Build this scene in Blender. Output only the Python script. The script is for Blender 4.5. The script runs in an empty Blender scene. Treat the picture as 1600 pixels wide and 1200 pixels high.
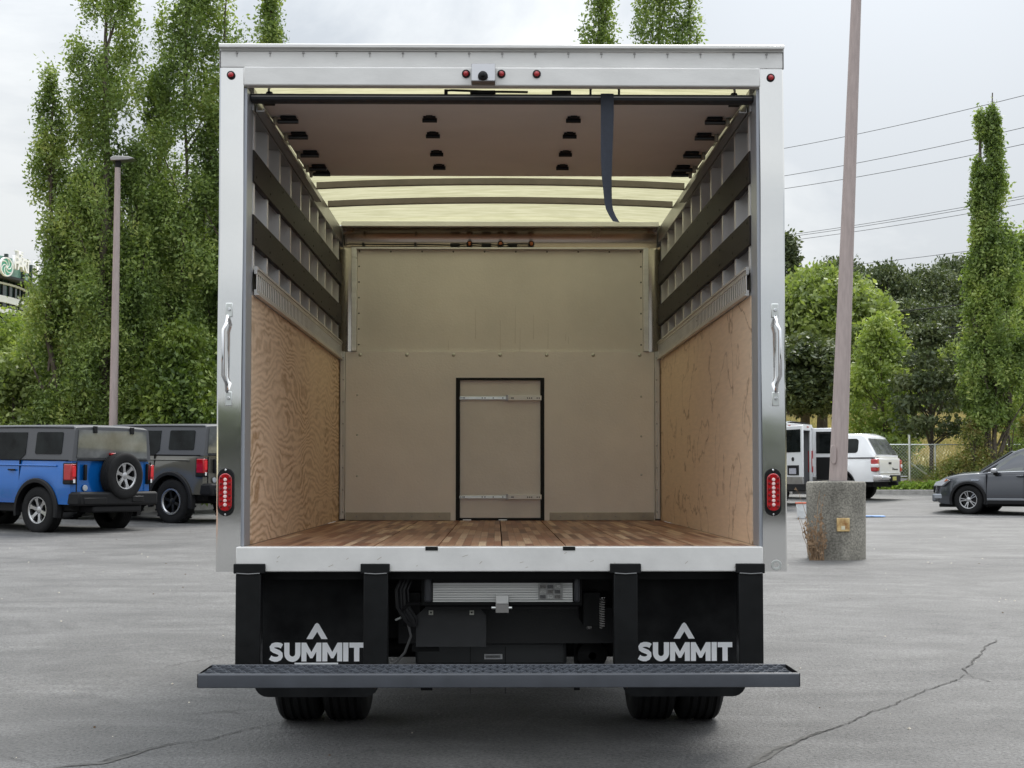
import bpy, bmesh, math, random
import numpy as np
from mathutils import Vector, Matrix, noise as mnoise
R = math.radians
PI = math.pi
sc = bpy.context.scene
COL = sc.collection

# ------------------------------------------------------------------ camera
CAM_H = 1.27
FPX = 2218.0
PITCH = R(2.4)
YAW = math.atan(24 / FPX)
cd = bpy.data.cameras.new('camera')
cam = bpy.data.objects.new('camera', cd)
COL.objects.link(cam)
cam.location = (0, 0, CAM_H)
cam.rotation_euler = (R(90) + PITCH, 0, -YAW)
cd.sensor_width = 36
cd.lens = 36 * FPX / 1600
cd.shift_y = (746 - FPX * math.tan(PITCH) - 600) / 1600
cd.clip_start = 0.1
cd.clip_end = 2000
sc.camera = cam

# ------------------------------------------------------------------ sky, sun, exposure
SUN_EL, SUN_AZ = R(52), R(24)          # azimuth to the right of the way the camera looks
w = bpy.data.worlds.new('World')
sc.world = w
w.use_nodes = True
nt = w.node_tree
nt.nodes.clear()
def N(t, typ, **kw):
    n = t.nodes.new(typ)
    for k, v in kw.items():
        setattr(n, k, v)
    return n
wo = N(nt, 'ShaderNodeOutputWorld'); bg = N(nt, 'ShaderNodeBackground')
sky = N(nt, 'ShaderNodeTexSky', sky_type='NISHITA', sun_disc=False)
sky.sun_elevation = SUN_EL; sky.sun_rotation = SUN_AZ; sky.dust_density = 3; sky.air_density = 1.5
tc = N(nt, 'ShaderNodeTexCoord')
sep = N(nt, 'ShaderNodeSeparateXYZ')
nt.links.new(tc.outputs['Generated'], sep.inputs[0])
# overcast deck: brighter towards the zenith, soft grey and white patches all round
grad = N(nt, 'ShaderNodeMapRange'); grad.interpolation_type = 'SMOOTHSTEP'; grad.inputs[1].default_value = 0.12; grad.inputs[2].default_value = 1.0
grad.inputs[3].default_value = 4.95; grad.inputs[4].default_value = 18.0
nt.links.new(sep.outputs[2], grad.inputs[0])
mp = N(nt, 'ShaderNodeMapping'); mp.inputs['Scale'].default_value = (1.0, 1.0, 2.2); mp.inputs['Location'].default_value = (1.7, 2.2, -0.1)
nt.links.new(tc.outputs['Generated'], mp.inputs[0])
n1 = N(nt, 'ShaderNodeTexNoise'); n1.inputs['Scale'].default_value = 2.2; n1.inputs['Detail'].default_value = 8; n1.inputs['Roughness'].default_value = 0.58
n1.inputs['Distortion'].default_value = 0.5
nt.links.new(mp.outputs[0], n1.inputs[0])
cr = N(nt, 'ShaderNodeValToRGB')
cr.color_ramp.elements[0].position = 0.40; cr.color_ramp.elements[0].color = (0.60, 0.645, 0.70, 1)
cr.color_ramp.elements[1].position = 0.58; cr.color_ramp.elements[1].color = (0.94, 0.965, 0.98, 1)
nt.links.new(n1.outputs[0], cr.inputs[0])
mul = N(nt, 'ShaderNodeMixRGB', blend_type='MULTIPLY'); mul.inputs[0].default_value = 1
nt.links.new(grad.outputs[0], mul.inputs[1]); nt.links.new(cr.outputs[0], mul.inputs[2])
# the veiled glow of the sun behind thin cloud
vd = N(nt, 'ShaderNodeVectorMath', operation='DOT_PRODUCT')
gaz, gel = R(15.5), R(13.5)
vd.inputs[1].default_value = (math.sin(gaz) * math.cos(gel), math.cos(gaz) * math.cos(gel), math.sin(gel))
nt.links.new(tc.outputs['Generated'], vd.inputs[0])
gl = N(nt, 'ShaderNodeMapRange', interpolation_type='SMOOTHSTEP'); gl.inputs[1].default_value = 0.975; gl.inputs[2].default_value = 1.0
gl.inputs[3].default_value = 0.0; gl.inputs[4].default_value = .9
nt.links.new(vd.outputs['Value'], gl.inputs[0])
ad = N(nt, 'ShaderNodeMixRGB', blend_type='ADD'); ad.inputs[0].default_value = 1
nt.links.new(mul.outputs[0], ad.inputs[1]); nt.links.new(gl.outputs[0], ad.inputs[2])
mx = N(nt, 'ShaderNodeMixRGB'); mx.inputs[0].default_value = 0.94
nt.links.new(sky.outputs[0], mx.inputs[1]); nt.links.new(ad.outputs[0], mx.inputs[2])
nt.links.new(mx.outputs[0], bg.inputs[0]); bg.inputs[1].default_value = 0.1
nt.links.new(bg.outputs[0], wo.inputs[0])

sl = bpy.data.lights.new('sun', 'SUN'); so = bpy.data.objects.new('sun', sl); COL.objects.link(so)
sl.energy = 1.8; sl.angle = R(22); sl.color = (1.0, 0.965, 0.91)
sd = Vector((math.sin(SUN_AZ) * math.cos(SUN_EL), math.cos(SUN_AZ) * math.cos(SUN_EL), math.sin(SUN_EL)))
so.rotation_euler = sd.to_track_quat('Z', 'Y').to_euler(); so.location = sd * 50

vs = sc.view_settings
vs.view_transform = 'Standard'; vs.look = 'None'; vs.gamma = 1; vs.use_curve_mapping = False; vs.exposure = 0.80
sc.cycles.max_bounces = 14; sc.cycles.diffuse_bounces = 10; sc.cycles.glossy_bounces = 4
sc.cycles.transmission_bounces = 5; sc.cycles.transparent_max_bounces = 6
sc.cycles.caustics_reflective = False; sc.cycles.caustics_refractive = False
sc.cycles.use_denoising = True

# ------------------------------------------------------------------ helpers
CYP = 746 - FPX * math.tan(PITCH)
_fw = Vector((math.sin(YAW) * math.cos(PITCH), math.cos(YAW) * math.cos(PITCH), math.sin(PITCH)))
_rt = Vector((math.cos(YAW), -math.sin(YAW), 0))
_up = _rt.cross(_fw)
def P(px, py, Y):
    """a point of the photograph (1600 px wide) at distance Y, in metres"""
    d = _fw + _rt * ((px - 800) / FPX) + _up * ((CYP - py) / FPX)
    return Vector((d.x * Y / d.y, Y, CAM_H + d.z * Y / d.y))

def interp(x, tab):
    if x <= tab[0][0]: return tab[0][1]
    for (a, b), (c, d) in zip(tab, tab[1:]):
        if x <= c:
            t = (x - a) / (c - a); return b + (d - b) * t
    return tab[-1][1]
GL = [(8, 0), (14, .08), (24, .32), (40, .64), (52, .86)]
GR = [(8, 0), (12, .03), (19, .15), (30, .27), (35, .36), (38, .51), (41, .62), (46, .72), (52, .80)]
def G(x, y):
    t = min(1, max(0, (x + 4) / 10)); t = t * t * (3 - 2 * t)
    return interp(y, GL) * (1 - t) + interp(y, GR) * t

def smooth(me, ang=0.6):
    me.shade_smooth()
    me.set_sharp_from_angle(angle=ang)

def tag(o, label=None, cat=None, group=None, kind=None):
    if label: o['label'] = label
    if cat: o['category'] = cat
    if group: o['group'] = group
    if kind: o['kind'] = kind
    return o

def empty(name, loc=(0, 0, 0), rz=0, parent=None):
    o = bpy.data.objects.new(name, None); COL.objects.link(o)
    o.location = loc; o.rotation_euler = (0, 0, rz); o.empty_display_size = .2
    if parent: o.parent = parent
    return o

class MB:
    def __init__(s): s.v = []; s.f = []
    def add(s, v, f):
        b = len(s.v); s.v += [tuple(p) for p in v]; s.f += [tuple(i + b for i in q) for q in f]; return s
    def box(s, x0, x1, y0, y1, z0, z1):
        return s.add([(x0, y0, z0), (x1, y0, z0), (x1, y1, z0), (x0, y1, z0), (x0, y0, z1), (x1, y0, z1), (x1, y1, z1), (x0, y1, z1)],
                     [(0, 3, 2, 1), (4, 5, 6, 7), (0, 1, 5, 4), (1, 2, 6, 5), (2, 3, 7, 6), (3, 0, 4, 7)])
    def tube(s, pts, r, n=8, caps=True):
        pts = [Vector(p) for p in pts]
        rs = r if isinstance(r, (list, tuple)) else [r] * len(pts)
        b = len(s.v); prev = None
        for i, p in enumerate(pts):
            d = (pts[min(i + 1, len(pts) - 1)] - pts[max(i - 1, 0)]).normalized()
            if prev is None:
                a = d.cross(Vector((0, 0, 1)))
                if a.length < .01: a = d.cross(Vector((1, 0, 0)))
            else:
                a = prev - d * prev.dot(d)
            a.normalize(); prev = a; c = d.cross(a)
            for k in range(n):
                t = 2 * PI * k / n
                s.v.append(tuple(p + (a * math.cos(t) + c * math.sin(t)) * rs[i]))
        for i in range(len(pts) - 1):
            for k in range(n):
                k2 = (k + 1) % n
                s.f.append((b + i * n + k, b + i * n + k2, b + (i + 1) * n + k2, b + (i + 1) * n + k))
        if caps:
            s.f.append(tuple(b + k for k in reversed(range(n)))); s.f.append(tuple(b + (len(pts) - 1) * n + k for k in range(n)))
        return s
    def prism(s, pts, axis, a, b):
        """closed 2-D outline extruded along an axis from a to b; outline in the other two axes"""
        n = len(pts); q = []
        for t in (a, b):
            for (u, v) in pts:
                q.append({'x': (t, u, v), 'y': (u, t, v), 'z': (u, v, t)}[axis])
        f = [tuple(range(n)), tuple(reversed(range(n, 2 * n)))]
        f += [(i, i + n, (i + 1) % n + n, (i + 1) % n) for i in range(n)]
        return s.add(q, f)
    def slab(s, pts, t=.008, back=.002):
        pts = [Vector(p) for p in pts]; n = len(pts)
        nr = Vector((0, 0, 0))
        for i in range(n): nr += pts[i].cross(pts[(i + 1) % n])
        nr.normalize()
        q = [p + nr * t for p in pts] + [p - nr * back for p in pts]
        f = [tuple(range(n)), tuple(reversed(range(n, 2 * n)))]
        f += [(i, i + n, (i + 1) % n + n, (i + 1) % n) for i in range(n)]
        return s.add(q, f)
    def lathe(s, prof, c=(0, 0, 0), axis='y', n=32, closed=False):
        """profile [(radius, along)] turned about an axis through c"""
        b = len(s.v); m = len(prof); c = Vector(c)
        for k in range(n):
            t = 2 * PI * k / n; ca, sa = math.cos(t), math.sin(t)
            for (r, h) in prof:
                p = {'y': (r * ca, h, r * sa), 'z': (r * ca, r * sa, h), 'x': (h, r * ca, r * sa)}[axis]
                s.v.append(tuple(c + Vector(p)))
        for k in range(n):
            k2 = (k + 1) % n
            for i in range(m if closed else m - 1):
                i2 = (i + 1) % m
                s.f.append((b + k * m + i, b + k * m + i2, b + k2 * m + i2, b + k2 * m + i))
        return s
    def grid(s, rows, wrap=False):
        b = len(s.v); m = len(rows[0])
        for r in rows: s.v += [tuple(p) for p in r]
        for i in range(len(rows) - 1):
            for j in range(m - 1 + (1 if wrap else 0)):
                j2 = (j + 1) % m
                s.f.append((b + i * m + j, b + i * m + j2, b + (i + 1) * m + j2, b + (i + 1) * m + j))
        return s
    def mesh(s, name, m):
        me = bpy.data.meshes.new(name)
        me.from_pydata(s.v, [], s.f); me.validate()
        bm = bmesh.new(); bm.from_mesh(me); bmesh.ops.recalc_face_normals(bm, faces=bm.faces); bm.to_mesh(me); bm.free()
        me.materials.append(m)
        return me
    def build(s, name, m, parent=None, bevel=0, sm=False, loc=None, kind=None, seg=2):
        me = s.mesh(name, m)
        if sm: smooth(me, sm if sm is not True else .6)
        return link(name, me, parent, loc, bevel, kind, seg)

def link(name, me, parent=None, loc=None, bevel=0, kind=None, seg=2):
    o = bpy.data.objects.new(name, me); COL.objects.link(o)
    if parent: o.parent = parent
    if loc: o.location = loc
    if bevel:
        md = o.modifiers.new('bevel', 'BEVEL'); md.width = bevel; md.segments = seg; md.limit_method = 'ANGLE'
        md.angle_limit = R(40)
        smooth(me, R(50))
    if kind: o['kind'] = kind
    return o

# ------------------------------------------------------------------ materials
MC = {}
def mat(name, color, rough=.5, metal=0.0, var=0.0, vscale=8, bump=0.0, bscale=60, spec=.5, coat=0.0, stretch=None, rvar=0.0,
        var2=None, emit=None, detail=5):
    m = bpy.data.materials.new(name); m.use_nodes = True
    t = m.node_tree; b = t.nodes['Principled BSDF']
    b.inputs['Base Color'].default_value = (*color, 1); b.inputs['Roughness'].default_value = rough
    b.inputs['Metallic'].default_value = metal; b.inputs['Specular IOR Level'].default_value = spec
    b.inputs['Coat Weight'].default_value = coat; b.inputs['Coat Roughness'].default_value = .04
    co = N(t, 'ShaderNodeTexCoord'); src = co.outputs['Object']
    if stretch:
        mpn = N(t, 'ShaderNodeMapping'); mpn.inputs['Scale'].default_value = stretch
        t.links.new(src, mpn.inputs[0]); src = mpn.outputs[0]
    if var or rvar:
        nz = N(t, 'ShaderNodeTexNoise'); nz.inputs['Scale'].default_value = vscale; nz.inputs['Detail'].default_value = detail
        nz.inputs['Roughness'].default_value = .6
        t.links.new(src, nz.inputs[0])
        if var:
            c = N(t, 'ShaderNodeValToRGB')
            lo = [x * (1 - var) for x in color]; hi = [min(1, x * (1 + var)) for x in color]
            if var2: lo = var2
            c.color_ramp.elements[0].position = .3; c.color_ramp.elements[1].position = .7
            c.color_ramp.elements[0].color = (*lo, 1); c.color_ramp.elements[1].color = (*hi, 1)
            t.links.new(nz.outputs[0], c.inputs[0]); t.links.new(c.outputs[0], b.inputs['Base Color'])
        if rvar:
            rr = N(t, 'ShaderNodeMapRange'); rr.inputs[1].default_value = .3; rr.inputs[2].default_value = .7
            rr.inputs[3].default_value = max(0, rough - rvar); rr.inputs[4].default_value = min(1, rough + rvar)
            t.links.new(nz.outputs[0], rr.inputs[0]); t.links.new(rr.outputs[0], b.inputs['Roughness'])
    if bump:
        n2 = N(t, 'ShaderNodeTexNoise'); n2.inputs['Scale'].default_value = bscale; n2.inputs['Detail'].default_value = 4
        t.links.new(src, n2.inputs[0])
        bp = N(t, 'ShaderNodeBump'); bp.inputs['Strength'].default_value = bump; bp.inputs['Distance'].default_value = .02
        t.links.new(n2.outputs[0], bp.inputs['Height']); t.links.new(bp.outputs[0], b.inputs['Normal'])
    if emit:
        b.inputs['Emission Color'].default_value = (*emit[0], 1); b.inputs['Emission Strength'].default_value = emit[1]
    MC[name] = m
    return m

def leafmat(name, cols, transl=.35):
    m = bpy.data.materials.new(name); m.use_nodes = True
    t = m.node_tree; t.nodes.clear()
    out = N(t, 'ShaderNodeOutputMaterial'); g = N(t, 'ShaderNodeNewGeometry'); c = N(t, 'ShaderNodeValToRGB')
    c.color_ramp.elements[0].color = (*cols[0], 1); c.color_ramp.elements[0].position = 0
    c.color_ramp.elements[1].color = (*cols[-1], 1); c.color_ramp.elements[1].position = 1
    for i, q in enumerate(cols[1:-1]):
        e = c.color_ramp.elements.new((i + 1) / (len(cols) - 1)); e.color = (*q, 1)
    co = N(t, 'ShaderNodeTexCoord'); nz = N(t, 'ShaderNodeTexNoise'); nz.inputs['Scale'].default_value = .9; nz.inputs['Detail'].default_value = 3
    t.links.new(co.outputs['Object'], nz.inputs[0])
    ma = N(t, 'ShaderNodeMath', operation='MULTIPLY_ADD'); ma.inputs[1].default_value = .45
    t.links.new(g.outputs['Random Per Island'], ma.inputs[0])
    mb = N(t, 'ShaderNodeMath', operation='MULTIPLY_ADD'); mb.inputs[1].default_value = 1.6; mb.inputs[2].default_value = -.52
    t.links.new(nz.outputs[0], mb.inputs[0]); t.links.new(mb.outputs[0], ma.inputs[2])
    t.links.new(ma.outputs[0], c.inputs[0])
    d = N(t, 'ShaderNodeBsdfPrincipled'); d.inputs['Roughness'].default_value = .5; d.inputs['Specular IOR Level'].default_value = .35
    tr = N(t, 'ShaderNodeBsdfTranslucent'); mx = N(t, 'ShaderNodeMixShader'); mx.inputs[0].default_value = transl
    br = N(t, 'ShaderNodeMixRGB', blend_type='MULTIPLY'); br.inputs[0].default_value = 1; br.inputs[2].default_value = (1.25, 1.35, .62, 1)
    t.links.new(c.outputs[0], d.inputs['Base Color']); t.links.new(c.outputs[0], br.inputs[1]); t.links.new(br.outputs[0], tr.inputs[0])
    t.links.new(d.outputs[0], mx.inputs[1]); t.links.new(tr.outputs[0], mx.inputs[2]); t.links.new(mx.outputs[0], out.inputs[0])
    MC[name] = m
    return m

alu = mat('brushed_aluminium', (.88, .875, .87), .34, .25, var=.10, vscale=3, bump=.05, bscale=40, stretch=(1, 1, 6), rvar=.07)
alu_dull = mat('mill_aluminium', (.62, .61, .59), .42, .35, var=.14, vscale=6, bump=.04, bscale=30, rvar=.08)
alu_white = mat('pale_aluminium', (.72, .71, .69), .36, .22, var=.07, vscale=5, bump=.03, bscale=50, stretch=(1, 1, 3), rvar=.08)
alu_dark = mat('dark_aluminium', (.34, .33, .32), .36, .8, var=.15, vscale=5, rvar=.06)  # a darker grey metal for rails, clips and trim
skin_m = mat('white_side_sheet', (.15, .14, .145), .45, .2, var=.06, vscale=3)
post_m = mat('wall_post_aluminium', (.90, .89, .88), .34, .12, var=.05, vscale=4, rvar=.06)
slat_m = mat('dark_rub_rail', (.026, .022, .020), .6, 0, spec=.25, var=.2, vscale=90, bump=.12, bscale=120)
black = mat('black_powder_coat', (.005, .0055, .006), .5, 0, spec=.22, var=.25, vscale=12, bump=.05, bscale=220, rvar=.08)
black_m = mat('black_plastic', (.007, .007, .008), .6, 0, spec=.3, var=.2, vscale=30, bump=.05, bscale=100)
rubber = mat('tyre_rubber', (.012, .012, .0125), .8, 0, spec=.25, var=.25, vscale=20, bump=.1, bscale=80)
hole_shade_m = mat('tread_hole_shade', (.0045, .005, .006), .6, 0, spec=.18, var=.2, vscale=8, bump=.04, bscale=200)  # near-black of the plate that stands in for shade between tread strands
step_m = mat('charcoal_step_paint', (.050, .055, .066), .42, 0, var=.12, vscale=10, bump=.04, bscale=200, rvar=.06)
flap_d = mat('dusty_flap', (.012, .0125, .013), .75, 0, spec=.15, var=.7, vscale=5, detail=9, var2=(.0035, .0038, .0045))
tread_m = mat('worn_tread_paint', (.11, .12, .14), .4, .2, var=.2, vscale=20)
chrome = mat('chrome', (.75, .75, .76), .12, 1)
zinc = mat('zinc_steel', (.72, .74, .72), .3, .85, var=.08, vscale=20)
red_l = mat('red_lens', (.40, .004, .008), .15, 0, var=.35, vscale=120, coat=.8)
pink_l = mat('led_strip', (.85, .62, .60), .25, 0, var=.2, vscale=140)
amber_l = mat('amber_lens', (.45, .12, .03), .25, 0, coat=.5)
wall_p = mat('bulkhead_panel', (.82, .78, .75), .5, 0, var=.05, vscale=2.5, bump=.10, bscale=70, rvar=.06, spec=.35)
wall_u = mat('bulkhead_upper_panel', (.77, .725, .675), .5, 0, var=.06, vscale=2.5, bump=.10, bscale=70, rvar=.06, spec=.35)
wall_d = mat('pass_door_panel', (.77, .74, .72), .5, 0, var=.06, vscale=3, bump=.10, bscale=70, spec=.35)
door_m = mat('roll_door_inner_skin', (.70, .655, .64), .5, 0, var=.05, vscale=2, bump=.06, bscale=90, spec=.3)
strap_m = mat('navy_webbing', (.030, .036, .052), .7, 0, var=.15, vscale=80, bump=.2, bscale=300)
white_p = mat('white_paint', (.78, .79, .80), .25, 0, coat=1, var=.02, vscale=2)
letter_m = mat('grey_white_print', (.95, .96, .98), .5, 0, var=.02, vscale=20)
tank_m = mat('grey_tank', (.062, .066, .070), .5, 0, var=.1, vscale=5)
concrete = mat('kerb_concrete', (.30, .29, .27), .85, 0, var=.25, vscale=6, bump=.4, bscale=40)
bark = mat('grey_brown_bark', (.11, .09, .07), .9, 0, var=.3, vscale=9, bump=.6, bscale=30)
polem = mat('weathered_pink_paint', (.40, .33, .31), .6, 0, var=.13, vscale=5, bump=.1, bscale=60, stretch=(6, 6, .8), detail=8)
gtint = mat('tinted_glass', (.010, .012, .012), .03, 0, spec=.16, var=.9, vscale=2.2)  # blotchy colour paints in reflections and a dim interior
gclear = mat('rear_glass', (.11, .115, .115), .03, 0, spec=1.0, var=.6, vscale=2.0)  # uneven colour stands in for mirrored cloud and trees
grey_top = mat('grey_hardtop', (.085, .088, .095), .55, 0, var=.05, vscale=60, bump=.05, bscale=300)
blue_p = mat('blue_paint', (.004, .135, .50), .18, .35, coat=1)
grey_p = mat('taupe_grey_paint', (.15, .142, .118), .2, .35, coat=1)
slate_p = mat('slate_grey_paint', (.055, .060, .072), .25, .4, coat=1)
white_l = mat('white_lens', (.8, .8, .8), .15, 0, coat=.6)
rimgrey = mat('machined_rim', (.48, .48, .49), .25, .8)
rimdark = mat('dark_rim', (.012, .012, .013), .4, .4)
well_m = mat('wheel_well', (.012, .012, .012), .9)
glass_b = mat('green_curtain_glass', (.010, .030, .024), .08, 0, var=.8, vscale=.35, spec=.9, rvar=.0)
band_m = mat('white_cladding', (.72, .74, .74), .5, 0, var=.04, vscale=1)
sign_w = mat('white_sign_letters', (.85, .85, .85), .5)
sign_g = mat('green_emblem', (.12, .42, .30), .5, 0, var=.2, vscale=1.2)

L_poplar = leafmat('columnar_maple_leaf', [(.055, .088, .028), (.145, .21, .062), (.27, .35, .105), (.47, .51, .18)])
L_dark = leafmat('oak_leaf', [(.032, .046, .024), (.066, .090, .042), (.110, .135, .062), (.16, .18, .085)], .2)
L_light = leafmat('willow_leaf', [(.08, .115, .04), (.17, .22, .07), (.27, .33, .11), (.42, .46, .18)])
L_lime = leafmat('lime_leaf', [(.08, .12, .03), (.18, .245, .065), (.30, .37, .105), (.46, .51, .18)])
L_cedar = leafmat('cedar_spray', [(.035, .062, .014), (.085, .135, .028), (.16, .22, .042), (.26, .32, .07)], .25)
L_red = leafmat('rusty_shrub_leaf', [(.12, .16, .045), (.20, .24, .07), (.32, .26, .10), (.44, .27, .14)])
L_grd = leafmat('ground_cover_leaf', [(0.088, 0.139, 0.030), (0.175, 0.264, 0.045), (0.298, 0.403, 0.075), (0.420, 0.512, 0.135)])

# ---- special materials
def plywood(name, base, dark, s, dens, width, seedv, stretch, lines):
    m = bpy.data.materials.new(name); m.use_nodes = True; t = m.node_tree; b = t.nodes['Principled BSDF']
    co = N(t, 'ShaderNodeTexCoord'); mpn = N(t, 'ShaderNodeMapping'); mpn.inputs['Scale'].default_value = stretch
    mpn.inputs['Location'].default_value = (seedv, seedv * .7, seedv * 1.3)
    t.links.new(co.outputs['Object'], mpn.inputs[0])
    nz = N(t, 'ShaderNodeTexNoise'); nz.inputs['Scale'].default_value = s; nz.inputs['Detail'].default_value = 5; nz.inputs['Roughness'].default_value = .5
    nz.inputs['Distortion'].default_value = .15
    t.links.new(mpn.outputs[0], nz.inputs[0])
    sp = N(t, 'ShaderNodeSeparateXYZ'); t.links.new(mpn.outputs[0], sp.inputs[0])
    a0 = N(t, 'ShaderNodeMath', operation='MULTIPLY'); a0.inputs[1].default_value = dens; t.links.new(nz.outputs[0], a0.inputs[0])
    a = N(t, 'ShaderNodeMath', operation='MULTIPLY_ADD'); a.inputs[1].default_value = lines; t.links.new(sp.outputs[2], a.inputs[0]); t.links.new(a0.outputs[0], a.inputs[2])
    fr = N(t, 'ShaderNodeMath', operation='PINGPONG'); fr.inputs[1].default_value = 1.0; t.links.new(a.outputs[0], fr.inputs[0])
    rp = N(t, 'ShaderNodeValToRGB'); rp.color_ramp.elements[0].position = 0; rp.color_ramp.elements[0].color = (*dark, 1)
    rp.color_ramp.elements[1].position = width; rp.color_ramp.elements[1].color = (*base, 1)
    t.links.new(fr.outputs[0], rp.inputs[0])
    big = N(t, 'ShaderNodeTexNoise'); big.inputs['Scale'].default_value = 2.2; big.inputs['Detail'].default_value = 3; t.links.new(co.outputs['Object'], big.inputs[0])
    bm_ = N(t, 'ShaderNodeMapRange'); bm_.inputs[1].default_value = .35; bm_.inputs[2].default_value = .65; bm_.inputs[3].default_value = .0; bm_.inputs[4].default_value = .75
    t.links.new(big.outputs[0], bm_.inputs[0])
    mxx = N(t, 'ShaderNodeMixRGB'); mxx.inputs[2].default_value = (*base, 1); t.links.new(bm_.outputs[0], mxx.inputs[0]); t.links.new(rp.outputs[0], mxx.inputs[1])
    fine = N(t, 'ShaderNodeTexNoise'); fine.inputs['Scale'].default_value = 60; fine.inputs['Detail'].default_value = 4
    m2 = N(t, 'ShaderNodeMapping'); m2.inputs['Scale'].default_value = (1, .12, 1); t.links.new(co.outputs['Object'], m2.inputs[0]); t.links.new(m2.outputs[0], fine.inputs[0])
    fm = N(t, 'ShaderNodeMapRange'); fm.inputs[3].default_value = .86; fm.inputs[4].default_value = 1.14; t.links.new(fine.outputs[0], fm.inputs[0])
    mm = N(t, 'ShaderNodeMixRGB', blend_type='MULTIPLY'); mm.inputs[0].default_value = 1; t.links.new(mxx.outputs[0], mm.inputs[1]); t.links.new(fm.outputs[0], mm.inputs[2])
    t.links.new(mm.outputs[0], b.inputs['Base Color']); b.inputs['Roughness'].default_value = .6; b.inputs['Specular IOR Level'].default_value = .25
    return m
ply_l = plywood('fir_plywood', (.82, .63, .46), (.45, .28, .155), 1.5, 27, .8, 3.1, (1, .7, 1.9), 24)
ply_r = plywood('birch_plywood', (.82, .63, .46), (.40, .255, .155), 1.9, 9, .12, 8.3, (1, 1.2, 1.1), 1.5)

def floor_mat():
    m = bpy.data.materials.new('laminated_hardwood'); m.use_nodes = True; t = m.node_tree; b = t.nodes['Principled BSDF']
    co = N(t, 'ShaderNodeTexCoord'); sp = N(t, 'ShaderNodeSeparateXYZ'); t.links.new(co.outputs['Object'], sp.inputs[0])
    def M(op, a, b2=None, c=None):
        n = N(t, 'ShaderNodeMath', operation=op)
        for i, x in enumerate((a, b2, c)):
            if x is None: continue
            if isinstance(x, (int, float)): n.inputs[i].default_value = x
            else: t.links.new(x, n.inputs[i])
        return n.outputs[0]
    colx = M('FLOOR', M('DIVIDE', sp.outputs[0], .0365))
    wn = N(t, 'ShaderNodeTexWhiteNoise', noise_dimensions='1D'); t.links.new(colx, wn.inputs['W'])
    yy = M('ADD', M('DIVIDE', sp.outputs[1], .62), M('MULTIPLY', wn.outputs[0], 7.0))
    cell = M('FLOOR', yy)
    cv = N(t, 'ShaderNodeCombineXYZ'); t.links.new(colx, cv.inputs[0]); t.links.new(cell, cv.inputs[1])
    w2 = N(t, 'ShaderNodeTexWhiteNoise', noise_dimensions='2D'); t.links.new(cv.outputs[0], w2.inputs[0])
    r = N(t, 'ShaderNodeValToRGB'); r.color_ramp.interpolation = 'LINEAR'
    els = [(0, (.16, .072, .045)), (.25, (.27, .115, .068)), (.5, (.34, .175, .105)), (.75, (.42, .24, .15)), (.93, (.50, .325, .21)), (1, (.66, .48, .32))]
    r.color_ramp.elements[0].position = els[0][0]; r.color_ramp.elements[0].color = (*els[0][1], 1)
    r.color_ramp.elements[1].position = 1; r.color_ramp.elements[1].color = (*els[-1][1], 1)
    for p_, c_ in els[1:-1]:
        e = r.color_ramp.elements.new(p_); e.color = (*c_, 1)
    t.links.new(w2.outputs[0], r.inputs[0])
    nz = N(t, 'ShaderNodeTexNoise'); nz.inputs['Scale'].default_value = 40; nz.inputs['Detail'].default_value = 6
    mpn = N(t, 'ShaderNodeMapping'); mpn.inputs['Scale'].default_value = (4, .25, 1); t.links.new(co.outputs['Object'], mpn.inputs[0]); t.links.new(mpn.outputs[0], nz.inputs[0])
    fm = N(t, 'ShaderNodeMapRange'); fm.inputs[3].default_value = .6; fm.inputs[4].default_value = 1.4; t.links.new(nz.outputs[0], fm.inputs[0])
    mm = N(t, 'ShaderNodeMixRGB', blend_type='MULTIPLY'); mm.inputs[0].default_value = 1; t.links.new(r.outputs[0], mm.inputs[1]); t.links.new(fm.outputs[0], mm.inputs[2])
    fx = M('FRACT', M('DIVIDE', sp.outputs[0], .0365)); fy = M('FRACT', yy)
    edge = M('MINIMUM', M('MULTIPLY', M('MINIMUM', fx, M('SUBTRACT', 1.0, fx)), 14.0), M('MULTIPLY', M('MINIMUM', fy, M('SUBTRACT', 1.0, fy)), 150.0))
    em = N(t, 'ShaderNodeMapRange'); em.inputs[3].default_value = .5; em.inputs[4].default_value = 1; t.links.new(edge, em.inputs[0])
    m3 = N(t, 'ShaderNodeMixRGB', blend_type='MULTIPLY'); m3.inputs[0].default_value = 1; t.links.new(mm.outputs[0], m3.inputs[1]); t.links.new(em.outputs[0], m3.inputs[2])
    dust = N(t, 'ShaderNodeTexNoise'); dust.inputs['Scale'].default_value = 3; dust.inputs['Detail'].default_value = 7; t.links.new(co.outputs['Object'], dust.inputs[0])
    dm = N(t, 'ShaderNodeMapRange'); dm.inputs[1].default_value = .5; dm.inputs[2].default_value = .75; dm.inputs[4].default_value = .35; t.links.new(dust.outputs[0], dm.inputs[0])
    m4 = N(t, 'ShaderNodeMixRGB'); m4.inputs[2].default_value = (.33, .27, .22, 1); t.links.new(dm.outputs[0], m4.inputs[0]); t.links.new(m3.outputs[0], m4.inputs[1])
    t.links.new(m4.outputs[0], b.inputs['Base Color'])
    b.inputs['Roughness'].default_value = .42; b.inputs['Specular IOR Level'].default_value = .35
    return m
floor_m = floor_mat()

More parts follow.
